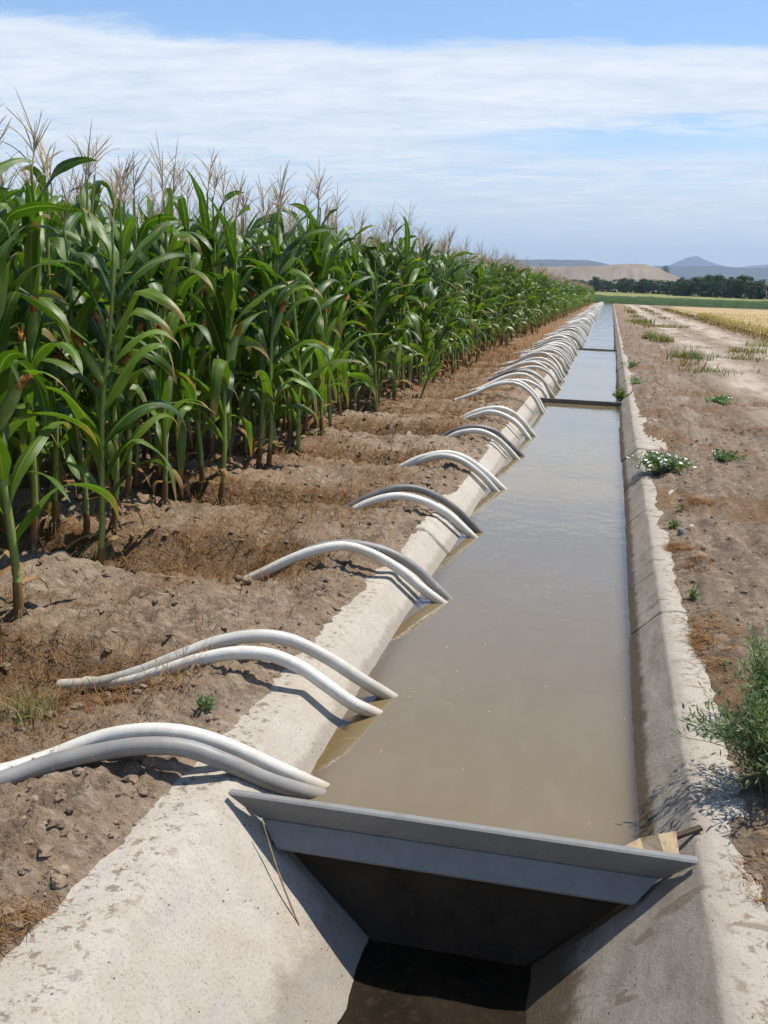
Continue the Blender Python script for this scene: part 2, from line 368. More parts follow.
MAT['goldfield'] = m_noise('stubble_ground', (0.31, 0.225, 0.11), (0.43, 0.325, 0.17), 0.35, 0.95, 0.6, 0.08, (0.38, 0.25, 0.10), 0.1, scl=(1, 0.3, 1))
MAT['greencrop'] = m_noise('green_crop', (0.022, 0.048, 0.011), (0.042, 0.078, 0.018), 0.8, 0.9, 0.9, 0.2, (0.03, 0.06, 0.015), 0.2)
MAT['palecrop'] = m_noise('hay_meadow', (0.15, 0.165, 0.05), (0.25, 0.24, 0.085), 0.08, 0.95, 0.6, 0.1, (0.13, 0.15, 0.04), 0.1)
MAT['hill'] = m_noise('dry_hill', (0.20, 0.155, 0.112), (0.29, 0.23, 0.165), 0.012, 0.97, 0.6, 2.0, (0.24, 0.18, 0.11), 0.05)
MAT['mesa'] = m_noise('mesa_rock', (0.045, 0.05, 0.045), (0.075, 0.072, 0.06), 0.002, 0.97, 0.5, 10, (0.035, 0.04, 0.035), 0.05)
MAT['clod'] = m_noise('clod', (0.165, 0.118, 0.08), (0.29, 0.215, 0.15), 9, 0.97, 0.8, 0.012, (0.10, 0.07, 0.048), 0.1)
MAT['stone'] = m_noise('grey_stone', (0.14, 0.13, 0.125), (0.26, 0.25, 0.24), 20, 0.9, 0.5, 0.01)
MAT['foam'] = m_noise('foam_flecks', (0.5, 0.45, 0.36), (0.66, 0.62, 0.54), 30, 0.8, 0.1, 0.002)

# ------------------------------------------------------------------ ground heights
def soil_edge_l(y):
    return np.interp(y, [1.5, 2.1, 2.7, 3.7, 5.4, 8.0, 14], [-1.215, -1.19, -1.165, -1.12, -1.055, -0.995, -0.985]) + 0.032 * fbm(y * 3.1, y * 0 + 3.3, 5, 0.65)
def soil_edge_r(y):
    return np.interp(y, [1.5, 2.4, 3, 5, 9, 15], [0.50, 0.475, 0.46, 0.435, 0.435, 0.43]) + 0.06 * fbm(y * 2.7, y * 0 + 8.3, 4, 0.6)
def furrow(y):
    y = np.asarray(y, float)
    ph = np.where(y < 30.7, 0, 1)
    d = np.full(y.shape, 9.0)
    for f in FURROWS: d = np.minimum(d, np.abs(y - f))
    d2 = np.abs(((y - 30.7 + 0.75) % 1.5) - 0.75)
    d = np.where(y > 31, d2, d)
    return 1 - sstep(0.10, 0.36, d)
def ground_h(x, y):
    x = np.asarray(x, float); y = np.asarray(y, float)
    near = 1 - sstep(40, 80, y)
    el = soil_edge_l(y); tl = el - x
    zl = np.where(tl < 0, tl * 0.55, 0.055 * (1 - np.exp(-tl * 6))) - 0.004
    ridge = sstep(0.22, 0.6, tl)
    wob = y + 0.10 * fbm(x * 1.3, y * 0.9 + 40, 3)
    zl = zl - 0.15 * furrow(wob) * ridge - 0.02 * sstep(0.3, 1.0, tl)
    amp = 0.25 + 0.75 * sstep(0.0, 0.15, tl)
    zl = zl + amp * (0.075 * fbm(x * 2.3, y * 2.3, 3) * sstep(0.05, 0.5, tl) + 0.055 * np.abs(fbm(x * 9, y * 9, 5, 0.7)) + 0.026 * fbm(x * 34, y * 34, 3, 0.6)) * (0.3 + 0.7 * near)
    er = soil_edge_r(y); tr = x - er
    zr = np.where(tr < 0, tr * 0.55, 0.03 * (1 - np.exp(-tr * 7))) - 0.004 - 0.05 * sstep(0.5, 1.6, x)
    trk = np.exp(-((x - 2.55) / 0.34) ** 2) + np.exp(-((x - 4.35) / 0.36) ** 2)
    zr = zr - 0.03 * trk
    ampr = sstep(0.0, 0.2, tr) * (0.35 + 0.65 * (1 - np.clip(trk, 0, 1)))
    zr = zr + 0.045 * fbm(x * 6, y * 0.55 + 0.6 * x, 4, 0.6) * sstep(0.1, 0.3, tr) * (1 - sstep(2.0, 2.4, x)) + ampr * (0.05 * fbm(x * 2.0 + 50, y * 0.9, 3) + 0.055 * np.abs(fbm(x * 9 + 9, y * 4, 4, 0.65)) + 0.018 * fbm(x * 34, y * 30, 3, 0.6)) * (0.25 + 0.75 * near)
    z = np.where(x < DC, zl, zr)
    z = z * (1 - sstep(100, 170, y) * sstep(0, 30, np.abs(x)))
    return z + gz(y)
def ground_at(x, y): return float(ground_h(np.array([x]), np.array([y]))[0])

# ------------------------------------------------------------------ ground sheet
def stepped(a, b, f):
    out = [a]
    while out[-1] < b: out.append(out[-1] + f(out[-1]))
    out[-1] = b
    return np.array(out)
ys = np.concatenate([np.linspace(-14, 1.2, 20)[:-1], stepped(1.2, 150, lambda y: max(0.017, 0.013 * (max(y, 1.2) / 2.5) ** 1.5)), [155, 160, 170, 190, 220, 260, 320, 400, 520, 700, 1000, 1500, 2500, 5000, 9000, 12900]])
xl = np.concatenate([[-17500, -8000, -3000, -1000, -400, -150, -60, -30], np.linspace(-16, -6, 14), np.linspace(-5.6, -3.4, 24), np.linspace(-3.35, -1.27, 104), np.linspace(-1.26, -0.995, 26)])
xr = np.concatenate([np.linspace(0.385, 0.56, 22), np.linspace(0.577, 1.7, 58), np.linspace(1.76, 7, 66), np.linspace(7.5, 16, 14), [20, 30, 60, 150, 400, 1000, 3000, 8000, 17500]])
def ground_info(v):
    x, y = v[:, 0], v[:, 1]
    tl = soil_edge_l(y) - x
    wob = y + 0.10 * fbm(x * 1.3, y * 0.9 + 40, 3)
    left = x < DC
    st = np.where(left, sstep(0.2, 0.6, tl) * (0.85 * furrow(wob - 0.12) + 0.3 * sstep(8, 20, y)) + 0.9 * sstep(12, 30, y) * sstep(0.25, 0.7, tl) * (x > -4), 0)
    st = st + np.where(left, 0.5 * sstep(-0.05, 0.2, fbm(x * 1.1 + 5, y * 1.1, 3)) * sstep(0.15, 0.5, tl), 0.75 * sstep(0.12, 0.3, fbm(x * 1.6 + 3, y * 1.1 + 7, 3)) * (1 - sstep(1.4, 2.0, x)))
    st = st + np.where(left, 0, 0.8 * np.exp(-((x - 5.6) / 0.5) ** 2))
    pale = np.where(left, 0.25 * sstep(0.0, 0.4, fbm(x * 0.8, y * 0.8 + 3, 3)), 0.12 + 0.9 * (np.exp(-((x - 2.55) / 0.5) ** 2) + np.exp(-((x - 4.3) / 0.55) ** 2)) * sstep(6, 12, y) + 0.35 * sstep(0.7, 1.3, x) * sstep(0.1, 0.4, fbm(x * 3, y * 0.6, 3)))
    damp = np.where(left, 0.5 * furrow(wob) * sstep(0.4, 0.8, tl), 0)
    return np.stack([np.clip(st, 0, 1), np.clip(pale, 0, 1), np.clip(damp, 0, 1)], 1)
gb = MB()
for xs in (xl, xr):
    v, f = grid_sheet(xs, ys, ground_h); gb.add(v, f, 0, ground_info(v))
yfar = ys[ys >= Y_END - 0.01]
v, f = grid_sheet(np.array([-0.995, DC, 0.385]), yfar, ground_h); gb.add(v, f, 0, ground_info(v))
tag(gb.build('ground', MAT['soil']), 'bare brown clodded soil along both sides of the ditch', 'ground', kind='structure')

# ------------------------------------------------------------------ concrete ditch
root = tag(empty('concrete_ditch', (0, 0, 0)), 'straight concrete lined irrigation ditch with sloping pale walls', 'ditch')
ysd = np.concatenate([np.linspace(-14, 1.2, 24)[:-1], stepped(1.2, Y_END, lambda y: max(0.03, 0.03 * (max(y, 1.2) / 2.5) ** 1.4))])
JOINTS = [4.72, 7.05, 9.75, 12.2, 17.5, 21.0, 24.6]
def wall(sign, wall_id):
    prof = [(0.30, -0.22), (0.30, -0.012), (0.26, -0.004), (0.2, 0.0), (0.13, 0.002), (0.07, 0.001), (0.035, -0.001), (0.015, -0.006), (0.0, -0.016), (-0.015, -0.031)]
    if sign > 0: prof = prof[:5] + [(0.07, 0.003), (0.035, 0.003), (0.012, 0.002), (0.002, -0.002), (-0.004, -0.009)]
    a0, z0 = prof[-1]
    n = 26
    prof += [(a0 + (HF - HT - 0.02 - a0) * i / n, z0 + (ZF - 0.03 - z0) * i / n) for i in range(1, n + 1)]
    prof = np.array(prof)
    yy = ysd.copy()
    js = JOINTS if sign > 0 else [5.9, 11.0, 16.9]
    for j in js:
        yy = yy[np.abs(yy - j) > 0.02]; yy = np.sort(np.concatenate([yy, [j - 0.018, j - 0.011, j + 0.011, j + 0.018]]))
    P, Yg = np.meshgrid(np.arange(len(prof)), yy)
    off = prof[P, 0]; z = prof[P, 1].copy()
    jd = np.zeros_like(Yg)
    for j in js:
        wob = 0.02 * fbm(off * 6 + j, off * 0 + j, 3)
        jd = np.maximum(jd, ((np.abs(Yg - j) < 0.0111)) * 1.0)
    bulge = (0.009 * np.abs(fbm(off * 12 + 3, Yg * 12, 4, 0.65)) - 0.003) * (off > -0.005) + 0.011 * (0.5 if sign > 0 else 1) * fbm(off * 3 + 20 * wall_id, Yg * 0.8, 3) + 0.004 * fbm(off * 16 + 20 * wall_id, Yg * 14, 3)
    slab = np.searchsorted(np.array(js), Yg); bulge = bulge + 0.006 * np.sin(slab * 2.3 + wall_id) * (Yg > YG + 0.3)
    chip = 0.02 * np.clip(fbm(Yg * 9 + 30 * wall_id, off * 9, 3) - 0.22, 0, 1) * (np.abs(off) < 0.06)
    dn = bulge - chip - 0.05 * jd
    slope = prof[P, 0] < 0.02
    X = off + np.where(slope, -dn * 0.707, 0); Z = z + np.where(slope, dn * 0.707, dn)
    Yw = Yg + np.where(np.isin(np.round(Yg, 5), np.round(np.concatenate([[j - 0.018, j - 0.011, j + 0.011, j + 0.018] for j in js]), 5)), 0.02 * fbm(off * 7 + 3, Yg * 0.3, 3), 0)
    v = np.stack([(DC + sign * (HT + X)).ravel(), Yw.ravel(), (Z + gz(Yg)).ravel()], 1)
    info = np.stack([np.where((jd > 0) & (off < 0.05), 0.3, np.where(Yg < YG + 0.03, -z * 0.33, -z)).ravel(), np.full(v.shape[0], wall_id), np.clip(sstep(-0.03, 0.1, off), 0, 1).ravel()], 1)
    f = grid_faces(len(yy), len(prof))
    if sign < 0: f = f[:, ::-1]
    b = MB(); b.add(v, f, 0, info); return b
wall(-1, 0.0).build('side_wall', MAT['concrete'], root)
wall(1, 1.0).build('side_wall', MAT['concrete'], root)
b = MB(); v, f = grid_sheet(np.linspace(DC - HF - 0.03, DC + HF + 0.03, 16), ysd, lambda X, Y: ZF + gz(Y) + 0.012 * fbm(X * 7, Y * 7, 3) + 0.05 * (np.abs(X - DC) / 0.27) ** 4 * 0.3); b.add(v, f)
b.build('ditch_floor', MAT['mud'], root)

def blade(rg, x, y, z, L, w, az, e0, droop, na=4):
    s = np.linspace(0, 1, na); e = e0 - droop * s
    d = np.stack([np.cos(e) * math.cos(az), np.cos(e) * math.sin(az), np.sin(e)], 1) * L / (na - 1)
    C = np.vstack([[0, 0, 0], np.cumsum(d[:-1], 0)]) + [x, y, z]
    sd = np.array([-math.sin(az), math.cos(az), 0]); ww = (w * (1 - s * 0.85))[:, None]
    V = np.stack([C - sd * ww, C + sd * ww], 1).reshape(-1, 3)
    r = rg.random(); info = np.stack([np.tile([-1, 1], na), np.repeat(s, 2), np.full(2 * na, r)], 1)
    return V, grid_faces(na, 2), info
# ------------------------------------------------------------------ water
lev = [YG + 0.004] + CHECKS + [Y_END - 0.5]
for i in range(len(lev) - 1):
    y0, y1 = lev[i], lev[i + 1]
    z = ZW + float(gz((y0 + min(y1, y0 + 20)) / 2)) * (0.95 if i else 0)
    if i == 0: z = ZW
    b = MB(); hw = HT + (z - float(gz(y0))) + 0.05
    v, f = grid_sheet(np.linspace(DC - hw, DC + hw, 4), np.linspace(y0, y1, 12), lambda X, Y: X * 0 + z); b.add(v, f)
    tag(b.build('water', MAT['water']), 'brown silty water standing in the ditch ' + ['behind the near gate', 'between the first two far gates', 'past the second far gate', 'far up the ditch', 'at the far end of the ditch'][i], 'water', kind='structure')
b = MB()
for i in range(70):
    x = DC + rng.uniform(-0.5, 0.5); y = 2.7 + 9 * rng.random() ** 1.3; s = rng.uniform(0.0008, 0.003) * (0.8 + y / 7)
    a = rng.random(6) * 0.5 + 0.7; th = np.arange(6) * PI / 3 + rng.random()
    ring = np.stack([x + s * a * np.cos(th), y + s * a * np.sin(th), np.full(6, ZW + 0.0015)], 1)
    v = np.vstack([ring, [[x, y, ZW + 0.003]]]); b.add(v, [(k, (k + 1) % 6, 6) for k in range(6)])
for _ in range(36):
    x = DC + rng.uniform(-0.48, 0.48); y = 2.8 + 8 * rng.random(); v, f, inf = blade(rng, x, y, ZW + 0.002, rng.uniform(0.02, 0.08), 0.0008 + 0.0001 * y, rng.uniform(0, 6.28), 0.02, 0.04, 3); b.add(v, f, 1, inf)
tag(b.build('foam_flecks', [MAT['foam'], MAT['gold']]), 'tiny specks of foam and straw floating on the muddy water', 'foam', kind='stuff')

# ------------------------------------------------------------------ check gates
def gate_near():
    r = tag(empty('check_gate', (DC, YG, 0)), 'galvanised steel check gate spanning the ditch in the foreground', 'gate', 'gates across the ditch')
    def hx(z): return HT + z - 0.004
    # sheet with folded top: leaning rail, sloping stiffener, panel set back below
    def strip(name, secs, mat, lo_in=0.0, t=0.005):
        b = MB(); V = []
        for (y, z) in secs: V.append((y, z))
        n = len(V); vs = []
        for sgn in (-1, 1):
            for (y, z) in V: vs.append((sgn * (hx(min(z, 0.0)) - lo_in), y, z))
        nrm = []
        for i in range(n):
            a = np.array(V[max(i - 1, 0)]); c = np.array(V[min(i + 1, n - 1)]); d = c - a; d = d / (np.linalg.norm(d) + 1e-9); nrm.append((d[1], -d[0]))
        for sgn in (-1, 1):
            for i, (y, z) in enumerate(V): vs.append((sgn * (hx(min(z, 0.0)) - lo_in), y - nrm[i][0] * t, z - nrm[i][1] * t))
        F_ = []
        for i in range(n - 1):
            F_.append((i, n + i, n + i + 1, i + 1)); F_.append((2 * n + i, 2 * n + i + 1, 3 * n + i + 1, 3 * n + i))
            F_.append((i, i + 1, 2 * n + i + 1, 2 * n + i)); F_.append((n + i, 3 * n + i, 3 * n + i + 1, n + i + 1))
        F_.append((0, 2 * n, 3 * n, n)); F_.append((n - 1, 2 * n - 1, 4 * n - 1, 3 * n - 1))
        b.add(vs, F_); return b.build(name, mat, r, smooth=False)
    strip('top_rail', [(0.006, 0.014), (-0.014, 0.014), (-0.020, 0.009), (0.026, -0.080), (0.030, -0.081)], MAT['galv'], -0.002)
    strip('stiffener', [(0.030, -0.078), (0.020, -0.079), (-0.024, -0.138), (-0.020, -0.146), (0.03, -0.150)], MAT['galv'], 0.012, 0.004)
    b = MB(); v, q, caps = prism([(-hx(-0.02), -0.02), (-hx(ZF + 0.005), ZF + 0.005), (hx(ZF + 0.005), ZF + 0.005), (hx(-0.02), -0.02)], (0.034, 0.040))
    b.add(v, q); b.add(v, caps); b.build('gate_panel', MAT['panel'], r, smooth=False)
gate_near()
def gate_far(y, lab):
    z0 = float(gz(y)); r = tag(empty('check_gate', (DC, y, z0)), lab, 'gate', 'gates across the ditch')
    h = lambda z: HT + z - 0.004
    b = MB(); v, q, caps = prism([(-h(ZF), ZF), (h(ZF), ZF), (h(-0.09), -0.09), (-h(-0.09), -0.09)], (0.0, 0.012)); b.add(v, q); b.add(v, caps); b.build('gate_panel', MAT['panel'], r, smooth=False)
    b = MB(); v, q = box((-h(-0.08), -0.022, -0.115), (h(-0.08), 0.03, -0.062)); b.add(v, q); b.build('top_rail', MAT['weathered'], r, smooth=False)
gate_far(CHECKS[0], 'dark gate bar across the ditch, first one beyond the foreground gate')
gate_far(CHECKS[1], 'thin dark gate bar across the water, second beyond the foreground gate')
gate_far(CHECKS[2], 'tiny gate across the ditch where far water darkens')

# ------------------------------------------------------------------ siphon tubes
PAIRS = {
 'A': [('grey', [(311, 794, -0.134), (268, 781, -0.045), (228, 763, 0.045), (185, 748, 0.095), (142, 746, 0.105), (100, 752, 0.085), (52, 768, 0.05), (0, 784, 0.03)], 0.0275, 'dull grey siphon tube nearest the gate, in front of its white partner', None, None),
       ('white', [(317, 786, -0.134), (272, 766, -0.03), (228, 746, 0.065), (185, 733, 0.115), (142, 731, 0.125), (100, 738, 0.10), (52, 756, 0.06), (0, 776, 0.03)], 0.0245, 'white siphon tube nearest the gate, behind the dull grey one', None, None)],
 'B': [('white', [(388, 696, -0.134), (357, 677, -0.03), (326, 657, 0.055), (290, 640, 0.115), (255, 636, 0.13), (215, 643, 0.10), (175, 658, 0.05), (140, 672, -0.01), (100, 683, -0.07), (60, 686, -0.10)], 0.0265, 'long white siphon tube, upper one of the second pair from the gate', None, None),
       ('white', [(373, 713, -0.134), (350, 702, -0.055), (326, 685, 0.02), (300, 667, 0.08), (270, 655, 0.112), (235, 653, 0.115), (195, 661, 0.075), (159, 673, 0.015), (125, 683, -0.05), (86, 689, -0.12)], 0.0255, 'white siphon tube, lower one of the second pair from the gate', None, None)],
 'C': [('white', [(440, 602), (419, 586), (397, 568), (370, 553), (344, 546), (317, 550), (291, 559), (266, 571)], 0.025, 'cream siphon tube, front one of the third pair from the gate', None, None),
       ('grey', [(446, 598), (432, 584), (415, 568), (392, 554), (370, 547), (344, 544), (317, 548), (298, 556), (285, 564)], 0.025, 'greyer siphon tube behind the cream one, third pair from the gate', None, None)],
 'D': [('white', [(473, 537), (460, 525), (446, 513), (423, 501), (397, 496), (370, 502), (348, 513)], 0.025, 'white siphon tube in front of a dark one, fourth pair from the gate', None, None),
       ('dark', [(479, 532), (468, 521), (450, 505), (424, 491), (397, 488), (366, 498), (342, 511)], 0.025, 'dark grey siphon tube, back one of the fourth pair from the gate', None, None)],
 'E': [('white', [(503, 489), (485, 472), (465, 458), (445, 453), (420, 458), (399, 468)], 0.025, 'cream siphon tube, back one of the fifth pair from the gate', None, None),
       ('white', [(496, 491), (480, 474), (460, 460), (440, 456), (420, 461), (404, 468)], 0.025, 'cream siphon tube, front one of the fifth pair from the gate', None, None)],
 'F': [('dark', [(522, 456), (506, 441), (494, 431), (475, 427), (456, 430), (441, 438)], 0.026, 'dark siphon tube of the sixth pair, behind a pale one', None, None),
       ('white', [(517, 459), (506, 447), (494, 437), (478, 431), (459, 433), (445, 440)], 0.026, 'pale siphon tube of the sixth pair, beside a dark one', None, None)],
 'G': [('white', [(534, 436), (522, 421), (509, 411), (494, 408), (475, 412), (459, 420)], 0.027, 'cream siphon tube, back one of the seventh pair from the gate', None, None),
       ('white', [(529, 439), (518, 425), (505, 416), (490, 412), (474, 416), (462, 421)], 0.027, 'cream siphon tube, front one of the seventh pair from the gate', None, None)],
}
def make_tube(P, rad, mat, label):
    P = np.asarray(P); n = 40
    C = catmull(P, n)
    s = np.linspace(0, 1, n); k = 14
    v, f = tube(C, rad, k); inn, fi = tube(C[[0, 1, 2]], rad * 0.86, k)
    info = np.repeat(np.stack([s, s * 0, s * 0], 1), k, 0)
    base = C[-1]
    b = MB(); b.add(v - base, f, 0, info)
    v2, f2 = tube(C[[-3, -2, -1]], rad * 0.86, k); b.add(v2 - base, f2[:, ::-1], 0, np.ones((len(v2), 3)))
    i = np.arange(k); nv = len(v)
    ring = np.vstack([v[-k:], v2[-k:]]) - base
    b.add(ring, np.stack([i, (i + 1) % k, k + (i + 1) % k, k + i], 1), 0, np.ones((2 * k, 3)))
    o = b.build('siphon_tube', mat, loc=base)
    return tag(o, label, 'siphon tube', 'siphon tubes over the ditch wall')
for key, pair in PAIRS.items():
    for (mt, px, rad, lab, outp, inp) in pair:
        if len(px[0]) == 3:
            pts = [on_z(*p) for p in px]; pts = [pts[0] + _n(pts[0] - pts[1]) * 0.13] + pts
            if key == 'A': q = pts[-1] + (pts[-1] - pts[-2]); q[2] = 0.0; pts += [q, q + (pts[-1] - pts[-2]) + [0, 0, -0.03]]
            for q in pts:
                if q[0] < -1.3: q[2] = max(q[2], ground_at(q[0], q[1]) + rad * (0.5 if key == 'A' else -0.2))
            make_tube(pts, rad, MAT['tube_' + mt], lab); continue
        px = [np.array(p, float) for p in px]
        p0 = on_z(*px[0], ZW)
        p1 = on_z(*px[-1], 0.02)
        d = p1 - p0; nrm = _n(np.array([-d[1], d[0], 0]))
        pts = [on_plane(p[0], p[1], p0, nrm) for p in px]
        t = _n(pts[0] - pts[1]); pts = [pts[0] + t * 0.16] + pts
        dq = _n(pts[-1] - pts[-2]); dq[2] = min(dq[2], -0.25); q = pts[-1] + _n(dq) * 0.16
        if key == 'A': q = pts[-1] + np.array([-0.25, -0.1, -0.03]); pts.append(q); pts.append(q + np.array([-0.35, -0.12, -0.05]))
        elif key != 'B': pts.append(q)
        # keep the tube out of the soil
        for q in (pts if key == 'B' else pts[:-3]):
            if q[0] < -1.25: q[2] = max(q[2], ground_at(q[0], q[1]) + rad * (0.2 if key == 'B' else 0.4))
        make_tube(pts, rad, MAT['tube_' + mt], lab)
def tube_path(reach, peak, dip, skew, tail):
    return np.array([(DC - HT - 0.0 + 0.39, 0, -0.30), (DC - HT + 0.22, 0.0, ZW), (DC - HT + 0.08, 0.01 * skew, peak * 0.35), (DC - HT - 0.10, 0.03 * skew, peak * 0.9), (DC - HT - 0.26, 0.05 * skew, peak),
                     (DC - HT - 0.45, 0.09 * skew, peak * 0.82), (DC - HT - 0.68, 0.15 * skew, peak * 0.36), (DC - HT - 0.86 - 0.3 * reach, 0.2 * skew, 0.02), (DC - HT - 1.0 - reach, 0.22 * skew + tail, -0.03)])
y = 13.2; cnt = 0
far_meshes = []
for k in range(14):
    P = tube_path(rng.uniform(-0.1, 0.3), rng.uniform(0.17, 0.27), 0, rng.uniform(-2.6, 0.4), rng.uniform(-0.15, 0.1))
    C = catmull(P, 20); v, f = tube(C, 0.0245, 8); s = np.linspace(0, 1, 20)
    b = MB(); b.add(v, f, 0, np.repeat(np.stack([s, s * 0, s * 0], 1), 8, 0))
    far_meshes.append(b)
tm = [bpy.data.meshes for _ in range(0)]
far_data = [[bb.mesh('siphon_tube', MAT['tube_' + c]) for bb in far_meshes] for c in ('white', 'white', 'grey')]
while y < 140 and cnt < 272:
    for j in range(2):
        c = int(rng.choice([0, 1, 2], p=[0.56, 0.37, 0.07])); m = int(rng.integers(0, 14))
        o = link('siphon_tube', far_data[c][m], None, (rng.uniform(-0.03, 0.05), y + j * 0.11 + rng.uniform(-0.03, 0.03), float(gz(y)) + rng.uniform(-0.01, 0.02)))
        o.rotation_euler = (rng.uniform(-0.06, 0.06), 0, rng.uniform(-0.06, 0.06))
        tag(o, 'pale siphon tube in the crowded row of arches beyond the seventh pair', 'siphon tube', 'siphon tubes over the ditch wall'); cnt += 1
    y += rng.uniform(1.0, 1.4) if y < 32 else rng.uniform(0.85, 1.2)

# ------------------------------------------------------------------ corn
def leaf(rg, base, az, L, W, e0, droop, pw, na, nc, fold=0.35, twist=0.0, wav=0.25, rnd=None):
    s = np.linspace(0, 1, na); ds = L / (na - 1)
    e = e0 - droop * s ** pw
    if rg.random() < 0.34:
        k0 = rg.uniform(0.3, 0.7); e = e - rg.uniform(0.6, 1.5) * sstep(k0 - 0.06, k0 + 0.06, s)
    e = np.maximum(e, -1.5)
    azs = az + rg.uniform(-0.9, 0.9) * s ** 1.5
    d = np.stack([np.cos(e) * np.cos(azs), np.cos(e) * np.sin(azs), np.sin(e)], 1)
    C = np.vstack([[0, 0, 0], np.cumsum(d[:-1] * ds, 0)]) + base
    side = np.stack([-np.sin(azs), np.cos(azs), azs * 0], 1)
    nrm = np.cross(d, side)
    tw = twist * s ** 1.3
    sd = side * np.cos(tw)[:, None] + nrm * np.sin(tw)[:, None]; nm = nrm * np.cos(tw)[:, None] - side * np.sin(tw)[:, None]
    w = W * 0.5 * (0.42 + 0.58 * sstep(0, 0.25, s)) * np.clip(1 - s ** 2.6, 0, 1) ** 0.8
    a = np.linspace(-1, 1, nc); ph = rg.uniform(0, 6.28); fr = rg.uniform(10, 18)
    V = C[:, None, :] + sd[:, None, :] * (w[:, None] * a)[:, :, None]
    lift = (fold * np.abs(a)[None, :] * (1 - 0.6 * s)[:, None] + wav * np.sign(a)[None, :] * (np.abs(a) ** 1.5)[None, :] * np.sin(fr * s[:, None] + ph + a[None, :])) * w[:, None]
    V = V - nm[:, None, :] * (-lift)[:, :, None] * -1.0
    r = rg.random() if rnd is None else rnd
    info = np.stack(np.broadcast_arrays(a[None, :], s[:, None], np.array(r)), -1).reshape(-1, 3)
    return V.reshape(-1, 3), grid_faces(na, nc), info
def lean_fn(rg, H):
    ax, ay = rg.normal(0.035, 0.04), rg.normal(0, 0.04)
    return lambda z: np.stack([ax * np.asarray(z) + 0.012 * np.sin(np.asarray(z) * 5), ay * np.asarray(z) + 0.01 * np.cos(np.asarray(z) * 4), np.asarray(z)], -1)
